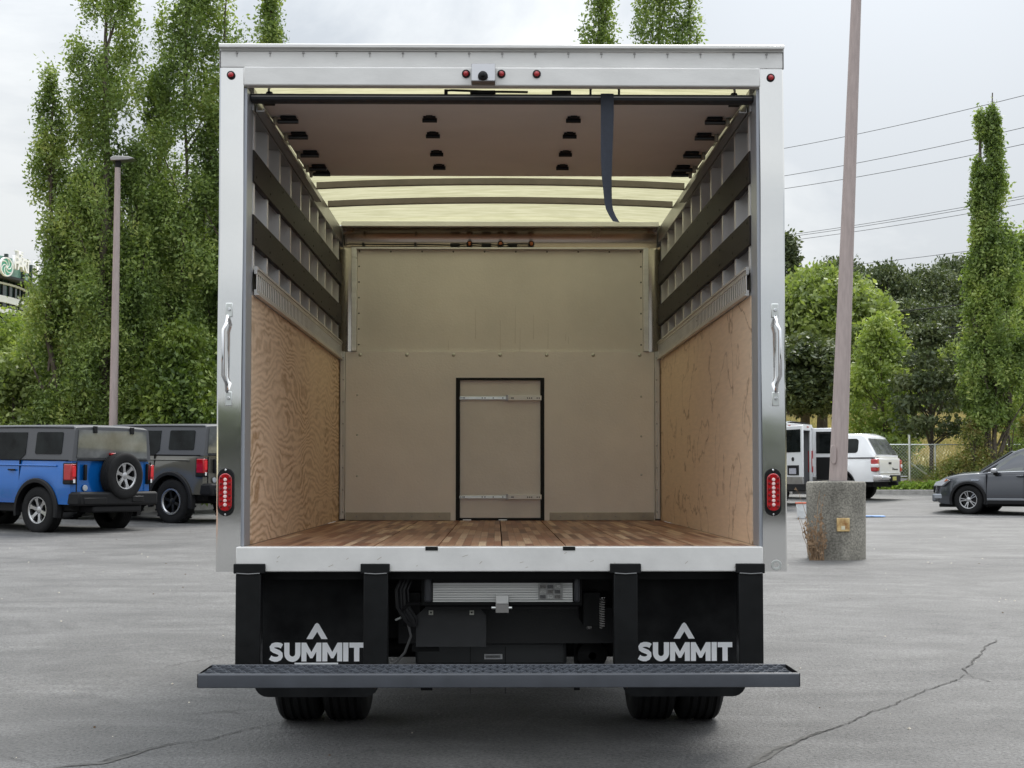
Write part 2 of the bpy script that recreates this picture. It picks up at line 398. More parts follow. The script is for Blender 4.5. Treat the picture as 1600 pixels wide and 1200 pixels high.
def roof_mat():
    m = bpy.data.materials.new('translucent_fibreglass'); m.use_nodes = True; t = m.node_tree; t.nodes.clear()
    out = N(t, 'ShaderNodeOutputMaterial'); co = N(t, 'ShaderNodeTexCoord')
    nz = N(t, 'ShaderNodeTexNoise'); nz.inputs['Scale'].default_value = 9; nz.inputs['Detail'].default_value = 8; nz.inputs['Roughness'].default_value = .65
    mpn = N(t, 'ShaderNodeMapping'); mpn.inputs['Scale'].default_value = (.5, 3, 1); t.links.new(co.outputs['Object'], mpn.inputs[0]); t.links.new(mpn.outputs[0], nz.inputs[0])
    r = N(t, 'ShaderNodeValToRGB'); r.color_ramp.elements[0].position = .32; r.color_ramp.elements[0].color = (.36, .345, .21, 1)
    r.color_ramp.elements[1].position = .66; r.color_ramp.elements[1].color = (.52, .50, .34, 1)
    t.links.new(nz.outputs[0], r.inputs[0])
    tr = N(t, 'ShaderNodeBsdfTranslucent'); d = N(t, 'ShaderNodeBsdfDiffuse'); mx_ = N(t, 'ShaderNodeMixShader'); mx_.inputs[0].default_value = .62
    t.links.new(r.outputs[0], tr.inputs[0]); t.links.new(r.outputs[0], d.inputs[0])
    t.links.new(d.outputs[0], mx_.inputs[1]); t.links.new(tr.outputs[0], mx_.inputs[2]); t.links.new(mx_.outputs[0], out.inputs[0])
    return m
roof_m = roof_mat()

def asphalt_mat():
    m = bpy.data.materials.new('worn_asphalt'); m.use_nodes = True; t = m.node_tree; b = t.nodes['Principled BSDF']
    co = N(t, 'ShaderNodeTexCoord'); ob = co.outputs['Object']
    def nz(scale, det=5, stretch=None, rough=.6, dist=0):
        n = N(t, 'ShaderNodeTexNoise'); n.inputs['Scale'].default_value = scale; n.inputs['Detail'].default_value = det; n.inputs['Roughness'].default_value = rough
        n.inputs['Distortion'].default_value = dist
        if stretch:
            q = N(t, 'ShaderNodeMapping'); q.inputs['Scale'].default_value = stretch; q.inputs['Rotation'].default_value = (0, 0, .25); t.links.new(ob, q.inputs[0]); t.links.new(q.outputs[0], n.inputs[0])
        else: t.links.new(ob, n.inputs[0])
        return n.outputs[0]
    def rng(x, a, b2, c, d):
        n = N(t, 'ShaderNodeMapRange')
        for i, q in enumerate((a, b2, c, d)): n.inputs[i + 1].default_value = q
        t.links.new(x, n.inputs[0]); return n.outputs[0]
    def mulc(a, f):
        n = N(t, 'ShaderNodeMixRGB', blend_type='MULTIPLY'); n.inputs[0].default_value = 1; t.links.new(a, n.inputs[1]); t.links.new(f, n.inputs[2]); return n.outputs[0]
    r = N(t, 'ShaderNodeValToRGB'); r.color_ramp.elements[0].position = .3; r.color_ramp.elements[0].color = (.092, .091, .090, 1)
    r.color_ramp.elements[1].position = .72; r.color_ramp.elements[1].color = (.152, .150, .146, 1)
    t.links.new(nz(.35, 7, (.8, 1.3, 1)), r.inputs[0])
    c = mulc(r.outputs[0], rng(nz(48, 5, None, .75), .34, .66, .50, 1.45))
    c = mulc(c, rng(nz(1.6, 7, (.7, 1.4, 1), .75, .6), .32, .68, .84, 1.14))
    # dark pits between the stones, clustered in patches
    v = N(t, 'ShaderNodeTexVoronoi'); v.inputs['Scale'].default_value = 42; t.links.new(ob, v.inputs[0])
    pit = rng(v.outputs['Distance'], .08, .26, 0, 1)
    c = mulc(c, rng(pit, 0, 1, .52, 1))
    pm = rng(nz(1.3, 6, (.6, 1.8, 1)), .38, .58, 1, .05)
    c = mulc(c, rng(nz(.9, 8, (.8, 1.2, 1), .7, 1.2), .42, .58, .80, 1.10))
    mxx = N(t, 'ShaderNodeMath', operation='MAXIMUM'); t.links.new(pit, mxx.inputs[0]); t.links.new(pm, mxx.inputs[1])
    c = mulc(c, rng(mxx.outputs[0], 0, 1, .38, 1))
    t.links.new(c, b.inputs['Base Color']); b.inputs['Roughness'].default_value = .62; b.inputs['Specular IOR Level'].default_value = .4
    bp = N(t, 'ShaderNodeBump'); bp.inputs['Strength'].default_value = .9; bp.inputs['Distance'].default_value = .02
    t.links.new(nz(55, 5), bp.inputs['Height'])
    b2 = N(t, 'ShaderNodeBump'); b2.inputs['Strength'].default_value = .25; b2.inputs['Distance'].default_value = .05
    t.links.new(nz(3, 4), b2.inputs['Height']); t.links.new(bp.outputs[0], b2.inputs['Normal']); t.links.new(b2.outputs[0], b.inputs['Normal'])
    return m
asph = asphalt_mat()
crack_m = mat('crack_shadow_grit', (.055, .053, .050), .9, 0, var=.4, vscale=30, bump=.3, bscale=60)
crack_l = mat('crack_edge_dust', (.085, .083, .078), .9, 0, var=.4, vscale=14, bump=.3, bscale=60)
dry = mat('dry_meadow', (.46, .38, .23), .95, 0, var=.35, vscale=.22, var2=(.17, .20, .065), bump=.5, bscale=3, detail=9)
verge = mat('bark_mulch', (.16, .085, .05), .95, 0, var=.5, vscale=5, bump=.6, bscale=20, detail=8)

# ------------------------------------------------------------------ ground
def ground_mesh(name, xs, ys, zf, m, kind='structure'):
    mb = MB(); mb.grid([[(x, y, zf(x, y)) for x in xs] for y in ys])
    return mb.build(name, m, sm=True, kind=kind)
fr = lambda a, b, n: [a + (b - a) * i / (n - 1) for i in range(n)]
ground_mesh('parking_lot', [-500, -250, -120] + fr(-70, 70, 71) + [120, 250, 500], fr(-150, 5, 12) + fr(6, 52, 47), G, asph)

LK0 = Vector((-10.9, 27.4)); LKD = Vector((.552, .834)).normalized(); LKN = Vector((-LKD.y, LKD.x))
def lk(t, d):
    p = LK0 + LKD * t + LKN * d; return p.x, p.y
# left verge: behind a diagonal kerb
mb = MB(); rows = []
for d in [0.14, 1, 2, 4, 8, 16, 30, 60]:
    rows.append([(lambda q: (q[0], q[1], G(*q) + .12 + .04 * min(d, 4)))(lk(t, d)) for t in fr(-60, 40, 60)])
mb.grid(rows); mb.build('left_verge', verge, sm=True, kind='structure')
mb = MB(); rows = []
for (d, z) in [(-.02, -.1), (0, .13), (.02, .15), (.13, .15), (.15, -.1)]:
    rows.append([(lambda q: (q[0], q[1], G(*q) + z))(lk(t, d)) for t in fr(-60, 21.5, 60)])
mb.grid(rows); mb.build('kerb', concrete, kind='structure')
KY = 46.0
mb = MB(); rows = []
for (d, z) in [(-.02, -.1), (0, .13), (.02, .15), (.14, .15), (.16, -.1)]:
    rows.append([(x, KY + d, G(x, KY + d) + z) for x in fr(1.6, 60, 60)])
mb.grid(rows); mb.build('kerb', concrete, kind='structure')
def hz(x, y):
    base = G(x, min(y, 52)) + .13
    return base + interp(y, [(46, 0), (48, .06), (60, 1.45), (85, 3.6), (112, 5.5), (128, 5.7), (160, 6.2), (400, 9)]) + .18 * mnoise.noise(Vector((x * .12, y * .12, 0))) * min(1, (y - 46) / 10)
ground_mesh('meadow_hillside', fr(-220, 220, 111), fr(KY + .15, 60, 12) + fr(62, 130, 35) + fr(140, 400, 14), hz, dry)

def crack(pts, w0, name='asphalt_crack', m=crack_m, seed=0):
    rnd = random.Random(seed); L = []
    P3 = [P(x, y, 1) for x, y in pts]; G3 = []
    for p in P3:
        d = Vector((p.x, p.y, p.z - CAM_H)); t = -CAM_H / d.z
        for _ in range(12):
            q = d * t; t = (G(q.x, q.y) - CAM_H) / d.z
        q = d * t; G3.append(Vector((q.x, q.y)))
    for a, b in zip(G3, G3[1:]):
        n = max(3, int((b - a).length / .035))
        for i in range(n): L.append(a.lerp(b, i / n))
    L.append(G3[-1]); l, r = [], []
    off = 0
    for i, p in enumerate(L):
        d = (L[min(i + 1, len(L) - 1)] - L[max(i - 1, 0)]).normalized(); nn = Vector((-d.y, d.x))
        off = off * .85 + rnd.uniform(-.012, .012) * (1 if m is crack_m else .25)
        e = min(1, i / 8, (len(L) - 1 - i) / 8); ww = w0 * (rnd.uniform(.35, 1.5) if m is crack_m else .7 + .3 * math.sin(i * .21) + rnd.uniform(-.08, .08)) * max(.08, e)
        q = p + nn * off
        for s, lst in ((1, l), (-1, r)):
            z = q + nn * ww * s; lst.append((z.x, z.y, G(z.x, z.y) + (.003 if m is crack_l else .005)))
    MB().grid([l, r]).build(name, m, kind='structure')
crack([(1170, 1200), (1215, 1170), (1300, 1140), (1390, 1105), (1440, 1078), (1500, 1060), (1518, 1052)], .0045, seed=1)
crack([(1165, 1203), (1212, 1171), (1260, 1152), (1302, 1139)], .035, m=crack_l, seed=11)
crack([(1518, 1056), (1508, 1045), (1540, 1020), (1552, 998)], .006, seed=2)
crack([(1512, 1054), (1545, 1066), (1600, 1070)], .005, seed=3)
crack([(70, 1199), (150, 1192), (230, 1172), (270, 1165), (330, 1156), (380, 1142), (440, 1128)], .0055, seed=4)
crack([(60, 1202), (160, 1193), (232, 1172), (275, 1163)], .022, m=crack_l, seed=14)
crack([(0, 1183), (30, 1190), (62, 1199)], .006, seed=5)
crack([(260, 1118), (330, 1114), (380, 1110), (450, 1108)], .0035, seed=6)
crack([(420, 1124), (350, 1112), (290, 1119)], .003, seed=16)
crack([(220, 1047), (290, 1036), (370, 1022)], .004, seed=7)
crack([(1392, 990), (1450, 998), (1520, 1006)], .003, seed=8)
# pale grit and small dark bits scattered over the asphalt
rnd = random.Random(5); mb = MB(); mb2 = MB()
for i in range(330):
    x, y = rnd.uniform(-9, 9), rnd.uniform(5, 26); s = rnd.uniform(.004, .012); z = G(x, y) + s * .4
    (mb if i % 3 else mb2).add([(x - s, y, z), (x, y - s, z - s * .3), (x + s, y, z), (x, y + s, z - s * .2), (x, y, z + s * .7)], [(0, 1, 4), (1, 2, 4), (2, 3, 4), (3, 0, 4)])
grit = mat('pale_grit', (.55, .50, .42), .9); leafm = mat('dead_leaf', (.10, .06, .035), .9)
tag(mb.build('grit', grit), 'pale specks of grit scattered on the asphalt', 'grit', kind='stuff')
tag(mb2.build('leaf_litter', leafm), 'small brown leaf fragments scattered on the asphalt', 'leaf litter', kind='stuff')

# ------------------------------------------------------------------ the box truck
TR = empty('box_truck', (0.025, 6.46, 0))
tag(TR, 'box truck with its rear roll door open, empty wood lined cargo box facing the camera', 'box truck')
def part(mb, name, m, parent=TR, **k): return mb.build(name, m, parent, **k)
rnd = random.Random(7)

# rear frame
for s in (-1, 1):
    x0, x1 = sorted((s * 1.186, s * 1.298))
    # corner post: a folded sheet with a rounded outer edge
    pts = [(s * 1.186, 0), (s * 1.290, 0), (s * 1.298, .01), (s * 1.298, .18), (s * 1.186, .18)]
    rows = []
    for z in fr(.843, 3.151, 70):
        rows.append([(x + s * .0012 * math.sin(z * 5 + s), y + (.0022 * math.sin(z * 3.1 + s) + .0007 * math.sin(z * 11)) * (y < .005), z) for x, y in pts])
    m_ = MB().grid(rows, wrap=True)
    n = len(pts); m_.f += [tuple(range(n)), tuple(len(m_.v) - n + k for k in range(n))]
    p = part(m_, 'corner_post', mat('post_sheet_%s' % ('left' if s < 0 else 'right'), (.86, .855, .84), .10, .96, var=.03, vscale=2, bump=.015, bscale=3.5, rvar=.04), sm=.5)
    # smear at the bottom of the right post (weld dimple)
    if s > 0:
        part(MB().lathe([(.001, -.0005), (.010, -.0010), (.018, -.0022), (.023, -.0020), (.027, .001)], (1.246, 0, .872), 'y', 24), 'weld_dimple', zinc, p, sm=True)
    # grey seal strip up the door opening
    part(MB().box(*sorted((s * 1.172, s * 1.1855)), .012, .165, .955, 3.06), 'door_seal', mat('blue_grey_seal' + str(s), (.38, .40, .44), .35, .3))
    gh = MB()
    hx = s * 1.246; bz, tz = 1.63, 2.035
    gh.tube([(hx + s * .004, -.006, tz - .03), (hx, -.045, tz - .065), (hx - s * .013 * -1, -.062, tz - .10), (hx + s * .013, -.062, bz + .10), (hx, -.045, bz + .065), (hx + s * .004, -.006, bz + .03)], .0085, 10)
    gp = part(gh, 'grab_handle', chrome, sm=True)
    for zz in (tz, bz):
        part(MB().box(hx - .014, hx + .018, -.007, -.001, zz - .035, zz + .03), 'mounting_foot', zinc, gp, bevel=.006)
        part(MB().lathe([(.0, -.014), (.006, -.014), (.008, -.011), (.008, -.007)], (hx + .003, 0, zz), 'y', 12), 'screw', chrome, gp)

# header
part(MB().box(-1.186, 1.186, -.022, .030, 3.063, 3.1505), 'door_header', alu_white, bevel=.006)
part(MB().box(-1.296, 1.296, .004, .12, 3.1535, 3.229), 'roof_fascia', alu_white, bevel=.003)
drip = part(MB().prism([(-.026, 3.240), (-.026, 3.252), (-.02, 3.257), (.14, 3.262), (.14, 3.232), (.0, 3.230), (.0, 3.240)], 'x', -1.297, 1.297), 'drip_rail', alu_white)
part(MB().box(-1.299, -1.2965, .0, .14, 3.153, 3.24), 'end_cap', alu_dark, drip)
part(MB().box(1.2965, 1.299, .0, .14, 3.153, 3.24), 'end_cap', alu_dark, drip)
sc_ = MB()
for i in range(17):
    x = -1.22 + i * .1525; sc_.lathe([(0, -.003), (.005, -.002), (.006, .003)], (x, 0.0, 3.221), 'y', 8); sc_.box(x - .0015, x + .0015, -.0005, .0035, 3.203, 3.219)
part(sc_, 'fascia_rivet', alu_dark, kind='stuff')
# rear clearance lamps
for (x, z) in ((-.166, 3.118), (-.004, 3.118), (.158, 3.118), (-1.245, 3.115), (1.237, 3.110)):
    yb = -.0225 if abs(x) < 1 else -.002
    b_ = part(MB().lathe([(.019, yb + .001), (.019, yb - .005), (.0135, yb - .007)], (x, 0, z), 'y', 20), 'clearance_lamp', black_m)
    part(MB().lathe([(0, yb - .014), (.006, yb - .0135), (.011, yb - .011), (.0135, yb - .005)], (x, 0, z), 'y', 20), 'lens', red_l, b_, sm=True)
# reversing camera
cb = part(MB().prism([(-.023, 3.156), (-.023, 3.064), (-.085, 3.058), (-.10, 3.065), (-.06, 3.156)], 'x', -.141, -.032), 'rear_camera', mat('silver_bracket', (.30, .30, .31), .35, .7), bevel=.003)
part(MB().lathe([(0, -.115), (.012, -.114), (.02, -.108), (.023, -.095), (.023, -.07)], (-.088, 0, 3.088), 'y', 20), 'camera_housing', black_m, cb, sm=True)
part(MB().lathe([(0, -.121), (.006, -.12), (.009, -.115), (.011, -.112)], (-.088, 0, 3.086), 'y', 16), 'camera_lens', gtint, cb, sm=True)

# sill
part(MB().box(-1.199, 1.180, -.035, .05, .845, .957), 'rear_sill', mat('sill_aluminium', (.70, .69, .67), .42, .12, var=.09, vscale=4, bump=.03, bscale=30, rvar=.1), bevel=.005)
for x in (-.318, .302):
    part(MB().box(x - .028, x + .028, -.0375, -.02, .941, .9575), 'latch_slot', black)
scr = MB()
for i in range(16):
    x = rnd.uniform(-1.1, 1.1); z = rnd.uniform(.86, .93); a = rnd.uniform(.4, 1.2); l = rnd.uniform(.008, .03)
    dx, dz = math.cos(a) * l, math.sin(a) * l * .6
    scr.add([(x, -.0356, z), (x + dx, -.0356, z + dz), (x + dx + .0015, -.0356, z + dz - .001), (x + .0012, -.0356, z - .0012)], [(0, 1, 2, 3)])
part(scr, 'scratch', mat('scratch_brown', (.36, .31, .24), .6), kind='stuff')

# bumper brackets and uprights
for (a, b, c, d) in ((-1.207, -1.065, -1.197, -1.084), (-.637, -.506, -.623, -.514), (.486, .626, .503, .610), (1.054, 1.185, 1.066, 1.177)):
    part(MB().box(a, b, -.052, -.002, .838, .882), 'bumper_bracket', black, bevel=.004)
    part(MB().box(c, d, -.048, .02, .39, .8375), 'bumper_upright', black, bevel=.004)
    part(MB().box(c + .02, d - .02, -.42, -.046, .40, .424), 'bumper_arm', black, bevel=.003)
    part(MB().tube([(c + .004, -.050, .839), ((c + d) / 2, -.052, .836), (d - .004, -.050, .839)], .0035, 6), 'weld_bead', mat('weld' + str(c), (.12, .12, .12), .35, .8))

# step bumper
sb = part(MB().prism([(-.71, .425), (-.71, .476), (-.704, .482), (-.695, .482), (-.695, .462), (-.435, .462), (-.435, .482), (-.42, .482), (-.42, .425)], 'x', -1.225, 1.198), 'step_bumper', step_m, bevel=.0025)
for x0, x1 in ((-1.2265, -1.2255), (1.1985, 1.1995)):
    part(MB().prism([(-.71, .427), (-.71, .48), (-.42, .48), (-.42, .427)], 'x', x0, x1), 'end_plate', black, sb)
pitch = .060; nrow = 5
part(MB().box(-1.223, 1.196, -.6945, -.4355, .4622, .4632), 'tread_shade_plate', hole_shade_m, sb)  # added near-black plate, paints the shade in the tread holes
for r_ in range(nrow):
    y0 = -.681 + r_ * .058
    mb = MB(); x = -1.221; i = 0; amp = .0215
    while x < 1.194 - pitch / 2:
        s = 1 if (i + r_) % 2 == 0 else -1
        ya, yb = y0 + amp * s * .0 + (amp if s > 0 else -amp), y0 + (-amp if s > 0 else amp)
        xa, xb = x, x + pitch / 2
        # raised serrated strand: higher at its middle
        mb.add([(xa, ya - .008, .4635), (xa, ya + .008, .4635), (xb, yb + .008, .4635), (xb, yb - .008, .4635),
                (xa, ya - .007, .476), (xa, ya + .007, .476), (xb, yb + .007, .476), (xb, yb - .007, .476),
                ((xa + xb) / 2, (ya + yb) / 2 - .007, .4825), ((xa + xb) / 2, (ya + yb) / 2 + .007, .4825)],
               [(0, 1, 5, 4), (2, 3, 7, 6), (0, 4, 8, 7, 3), (1, 2, 6, 9, 5), (4, 5, 9, 8), (8, 9, 6, 7)])
        x = xb; i += 1
    part(mb, 'tread_strand', tread_m, sb)

# mud flaps with the lettering
def letter_strokes(ch):
    """outlines in a 0..1 high box: list of (polygon) ; returns (polys, width)"""
    if ch == 'I': return [[(0, 0), (.30, 0), (.30, 1), (0, 1)]], .30
    if ch == 'T': return [[(0, 1), (0, .73), (.27, .73), (.27, 0), (.57, 0), (.57, .73), (.84, .73), (.84, 1)]], .84
    if ch == 'M': return [[(0, 0), (0, 1), (.27, 1), (.57, .50), (.87, 1), (1.14, 1), (1.14, 0), (.85, 0), (.85, .52), (.64, .17), (.50, .17), (.29, .52), (.29, 0)]], 1.14
    if ch == 'U':
        o = [(0, 1), (.30, 1), (.30, .45)]
        o += [(.465 - .165 * math.cos(t), .42 - .16 * math.sin(t)) for t in fr(0, PI, 10)]
        o += [(.63, .45), (.63, 1), (.93, 1), (.93, .44)]
        o += [(.465 + .465 * math.cos(t), .43 - .45 * math.sin(t)) for t in fr(0, PI, 18)]
        return [o], .93
    if ch == 'S':
        cl = [(.76, .80), (.66, .86), (.52, .885), (.38, .885), (.25, .85), (.18, .76), (.20, .65), (.30, .585), (.45, .53), (.58, .48), (.68, .40), (.69, .28), (.62, .17), (.48, .115), (.34, .115), (.20, .15), (.09, .22)]
        hw = [.13] * len(cl); L, Rr = [], []
        for i, p in enumerate(cl):
            a = cl[max(i - 1, 0)]; b = cl[min(i + 1, len(cl) - 1)]
            dx, dy = b[0] - a[0], b[1] - a[1]; l = math.hypot(dx, dy); nx, ny = -dy / l, dx / l
            L.append((p[0] + nx * hw[i], p[1] + ny * hw[i])); Rr.append((p[0] - nx * hw[i], p[1] - ny * hw[i]))
        quads = [[L[i], L[i + 1], Rr[i + 1], Rr[i]] for i in range(len(cl) - 1)]
        return quads, .84
def word(parent, text, x, z, h, y, sx=1.0, gap=.055):
    for ch in text:
        polys, wd = letter_strokes(ch); mb = MB()
        for po in polys:
            n = len(po)
            if ch == 'S':
                mb.add([(x + u * h * sx, y, z + v * h) for u, v in po], [tuple(range(n))])
            else:
                mb.prism([(x + u * h * sx, z + v * h) for u, v in po], 'y', y - .001, y + .001)
        part(mb, 'letter', letter_m, parent)
        x += (wd + gap) * h * sx
for (a, b, lx) in ((-1.167, -.580, -1.100), (.568, 1.156, .641)):
    y0 = .288; r_ = .065; zb = .236
    pts = [(a, .84), (a, zb + r_)] + [(a + r_ - r_ * math.cos(t), zb + r_ - r_ * math.sin(t)) for t in fr(0, PI / 2, 7)] + \
          [(b - r_ + r_ * math.sin(t), zb + r_ - r_ * math.cos(t)) for t in fr(0, PI / 2, 7)] + [(b, .84)]
    fl = part(MB().prism(pts, 'y', y0, y0 + .012), 'mud_flap', flap_d)
    h = .088
    word(fl, 'SUMMIT', lx, .403, h, y0 - .001, sx=.935)
    cx = (a + b) / 2 + .001; z0, z1 = .508, .578
    part(MB().prism([(cx - .05, z0), (cx - .009, z1), (cx, z1 + .006), (cx + .009, z1), (cx + .05, z0), (cx + .021, z0), (cx + .001, z0 + .034), (cx - .020, z0)], 'y', y0 - .002, y0), 'peak_emblem', letter_m, fl)
    if a < 0: part(MB().box(cx - .105, cx + .10, y0 - .002, y0, .3885, .397), 'printed_bar', letter_m, fl)
    part(MB().box(a + .02, b - .02, y0 - .004, y0, .29, .2985), 'flap_rib', black, fl)
for x in (-.545, .535):
    part(MB().lathe([(.012, .0), (.009, -.03), (.001, -.06)], (x, -.33, .425), 'z', 8), 'hanging_bracket', mat('rusty_steel%d' % (x > 0), (.12, .07, .05), .8, .3))

# underside
part(MB().box(-1.19, 1.17, .12, 3.95, .80, .843), 'floor_frame', black)
for i in range(9):
    part(MB().box(-1.16, 1.14, .45 + i * .40, .51 + i * .40, .72, .80), 'cross_member', black)
for s in (-1, 1):
    part(MB().box(s * .43 - .04, s * .43 + .04, .35, 6.4, .56, .72), 'chassis_rail', black)
part(MB().box(-.52, .575, .74, .80, .434, .612), 'rear_cross_beam', mat('deep_black_frame', (.007, .008, .010), .4, 0, bump=.05, bscale=100))
part(MB().box(-1.05, 1.05, .85, .88, .45, .84), 'underbody_shade_sheet', black_m)  # added dark sheet standing in for the darkness under the box
for z in (.56, .515):
    part(MB().lathe([(0, .722), (.008, .722), (.013, .728), (.015, .74)], (.441, 0, z), 'y', 14), 'frame_bolt', alu_dark)
tk = part(MB().box(-.443, .336, .89, .955, .30, .43), 'grey_tank', tank_m, bevel=.02)
for x in (-.16, .02):
    part(MB().box(x - .0015, x + .0015, .8875, .89, .16, .40), 'tank_seam', black_m, tk)
lb = part(MB().box(-.088, .005, .8872, .8895, .336, .362), 'rating_sticker', letter_m, tk)
for i in range(14):
    part(MB().box(-.081 + i * .0055, -.078 + i * .0055, 0.885, .8871, .342, .356), 'sticker_bar', tank_m, lb)
# retractable ribbed ramp under the sill
rp = part(MB().box(-.378, .375, .21, .30, .668, .838), 'ramp_housing', black, bevel=.008)
for x0, x1 in ((-.362, -.328), (.336, .364)):
    part(MB().box(x0, x1, .175, .24, .689, .812), 'end_block', mat('block_plastic' + str(x0), (.045, .047, .055), .35), rp, bevel=.01)
for i in range(7):
    z = .699 + i * .0112
    part(MB().prism([(.205, z), (.193 + .0022 * i, z + .0015), (.193 + .0022 * i, z + .0095), (.201, z + .0110)], 'x', -.322, .330), 'ramp_rib', mat('ribbed_silver%d' % i, (.90, .90, .88), .28, .2), rp, sm=.3)
st = part(MB().box(.17, .283, .187, .1895, .703, .776), 'warning_sticker', mat('clear_grey_sticker', (.36, .36, .35), .3, 0, var=.35, vscale=60), rp)
for i in range(3):
    for j in range(3):
        part(MB().box(.178 + i * .034, .204 + i * .034, .185, .1868, .706 + j * .0235, .722 + j * .0235), 'sticker_pictogram', mat('pictogram%d%d' % (i, j), [(.10, .10, .10), (.5, .5, .48), (.18, .17, .16)][(i + j) % 3], .5, 0, var=.5, vscale=160), st)
part(MB().box(-.322, .330, .195, .235, .690, .697), 'ramp_lip', zinc, rp)
la = part(MB().box(-.029, .031, .165, .205, .682, .724), 'ramp_latch', mat('bright_latch', (.85, .85, .83), .3, .4), rp, bevel=.004)
part(MB().box(-.029, .031, .167, .21, .642, .6815), 'latch_base', alu_dark, la)
part(MB().lathe([(.0, -.052), (.007, -.048), (.007, .046), (0, .05)], (0, .18, .664), 'x', 10), 'latch_pin', zinc, la)
part(MB().box(-.36, .36, .24, .27, .654, .667), 'ramp_bar', black_m, rp)
# plate bracket
pb = part(MB().prism([(-.408, .466), (-.075, .466), (-.075, .615), (-.108, .65), (-.366, .65), (-.408, .612)], 'y', .33, .336), 'plate_bracket', mat('bracket_black', (.020, .021, .023), .5, 0, var=.35, vscale=6))
for x in (-.337, -.143):
    q = part(MB().box(x - .0105, x + .0105, .326, .3295, .617, .638), 'clip_nut', mat('clip_cream%d' % (x > -.2), (.62, .62, .55), .5), pb)
    part(MB().box(x - .004, x + .004, .3245, .3258, .624, .632), 'nut_hole', black, q)
part(MB().box(-.43, -.30, .40, .43, .435, .47), 'bracket_arm', black)
part(MB().box(-.42, -.36, 1.0, 1.04, .16, .47), 'hanger_strap', black_m)
part(MB().box(.38, .41, 1.0, 1.04, .16, .47), 'hanger_strap', black_m)
# hoses and wires left of the ramp
for k, (dx, r_) in enumerate(((0, .011), (.018, .009), (.034, .012), (.052, .007))):
    part(MB().tube([(-.42 + dx, .30, .83), (-.47 + dx, .28, .80), (-.495 + dx, .27, .74), (-.49 + dx, .27, .66), (-.455 + dx, .28, .60), (-.43 + dx * .5, .30, .57)], r_, 8), 'black_hose', mat('hose%d' % k, (.018, .018, .02), .4), sm=True)
part(MB().tube([(-.47, .26, .645), (-.44, .25, .675), (-.38, .25, .678), (-.30, .26, .664), (-.20, .27, .66)], .008, 8), 'black_hose', black_m, sm=True)
part(MB().tube([(-.45, .30, .60), (-.43, .30, .52), (-.46, .32, .44), (-.53, .34, .36)], .006, 8), 'brake_cable', mat('cable_grey', (.09, .09, .09), .4), sm=True)
part(MB().tube([(-.50, .26, .60), (-.475, .25, .612)], .006, 8), 'hose_fitting', zinc, sm=True)
cs = MB(); cs.tube([(.475 + .012 * math.cos(i * .9), .30 + .012 * math.sin(i * .9), .70 - i * .0016) for i in range(90)], .003, 5)
part(cs, 'coil_spring', alu_dark, sm=True)
part(MB().lathe([(.02, 0), (.075, .02), (.085, .1), (.085, .25), (.03, .3)], (.47, .9, .35), 'y', 20), 'exhaust_end', black_m, sm=True)
# axle and dual wheels
part(MB().tube([(-1.1, 1.11, .38), (1.1, 1.11, .38)], .06, 14), 'rear_axle', black_m, sm=True)
part(MB().lathe([(.0, -.13), (.12, -.10), (.16, 0), (.12, .15), (0, .2)], (.0, 1.11, .40), 'y', 20), 'differential', black_m, sm=True)
def tyre_profile(Rt, W, rim, grooves=4, lug=0):
    h = W / 2; p = [(rim, -h * .80), (rim + .02, -h * .92), ((Rt + rim) / 2, -h), (Rt - .045, -h * .97), (Rt - .018, -h * .88), (Rt - .004, -h * .76)]
    n = grooves
    for i in range(n):
        c = -h * .70 + (i + .5) * (h * 1.4) / n
        p += [(Rt, c - .010), (Rt - .009, c - .006), (Rt - .009, c + .006), (Rt, c + .010)]
    q = [(a, -b) for a, b in p[:6]][::-1]
    return p + q
tm = MB().lathe(tyre_profile(.385, .232, .24), (0, 0, 0), 'x', 56).mesh('truck_tyre', rubber); smooth(tm, .5)
rm = MB().lathe([(.24, -.09), (.215, -.08), (.20, .02), (.10, .03), (.08, .0), (0, 0)], (0, 0, 0), 'x', 32).mesh('truck_rim', white_p); smooth(rm)
for x in (-1.046, -.806, .785, 1.028):
    wh = empty('wheel', (x, 1.11, .383), parent=TR)
    link('tyre', tm, wh); link('rim', rm, wh)

# tail lamps
for x in (-1.2525, 1.2325):
    cz = 1.203; hh, hw_ = .108, .037
    def stad(hw, hh, n=12): return [(x + hw * math.cos(t), cz + (hh - hw) + hw * math.sin(t)) for t in fr(0, PI, n)] + [(x + hw * math.cos(t), cz - (hh - hw) + hw * math.sin(t)) for t in fr(PI, 2 * PI, n)]
    tl = part(MB().prism(stad(hw_, hh), 'y', -.012, -.001), 'tail_lamp', rubber, bevel=.003)
    part(MB().prism(stad(.030, .086), 'y', -.021, -.0125), 'lens', red_l, tl, bevel=.005)
    for i in range(7):
        z = cz - .057 + i * .019
        part(MB().lathe([(0, -.0262), (.006, -.0255), (.0085, -.0215)], (x, 0, z), 'y', 10), 'led', pink_l, tl, sm=True)
    for i in range(6):
        for s in (-1, 1):
            part(MB().lathe([(0, -.0245), (.005, -.0238), (.0065, -.0215)], (x + s * .019, 0, cz - .065 + i * .026), 'y', 10), 'reflector_cup', mat('deep_red%d%d' % (i, s), (.16, .002, .004), .12), tl, sm=True)
    for s in (-1, 1):
        part(MB().lathe([(0, -.0165), (.004, -.016), (.006, -.0125)], (x, 0, cz + s * .100), 'y', 10), 'screw', chrome, tl)

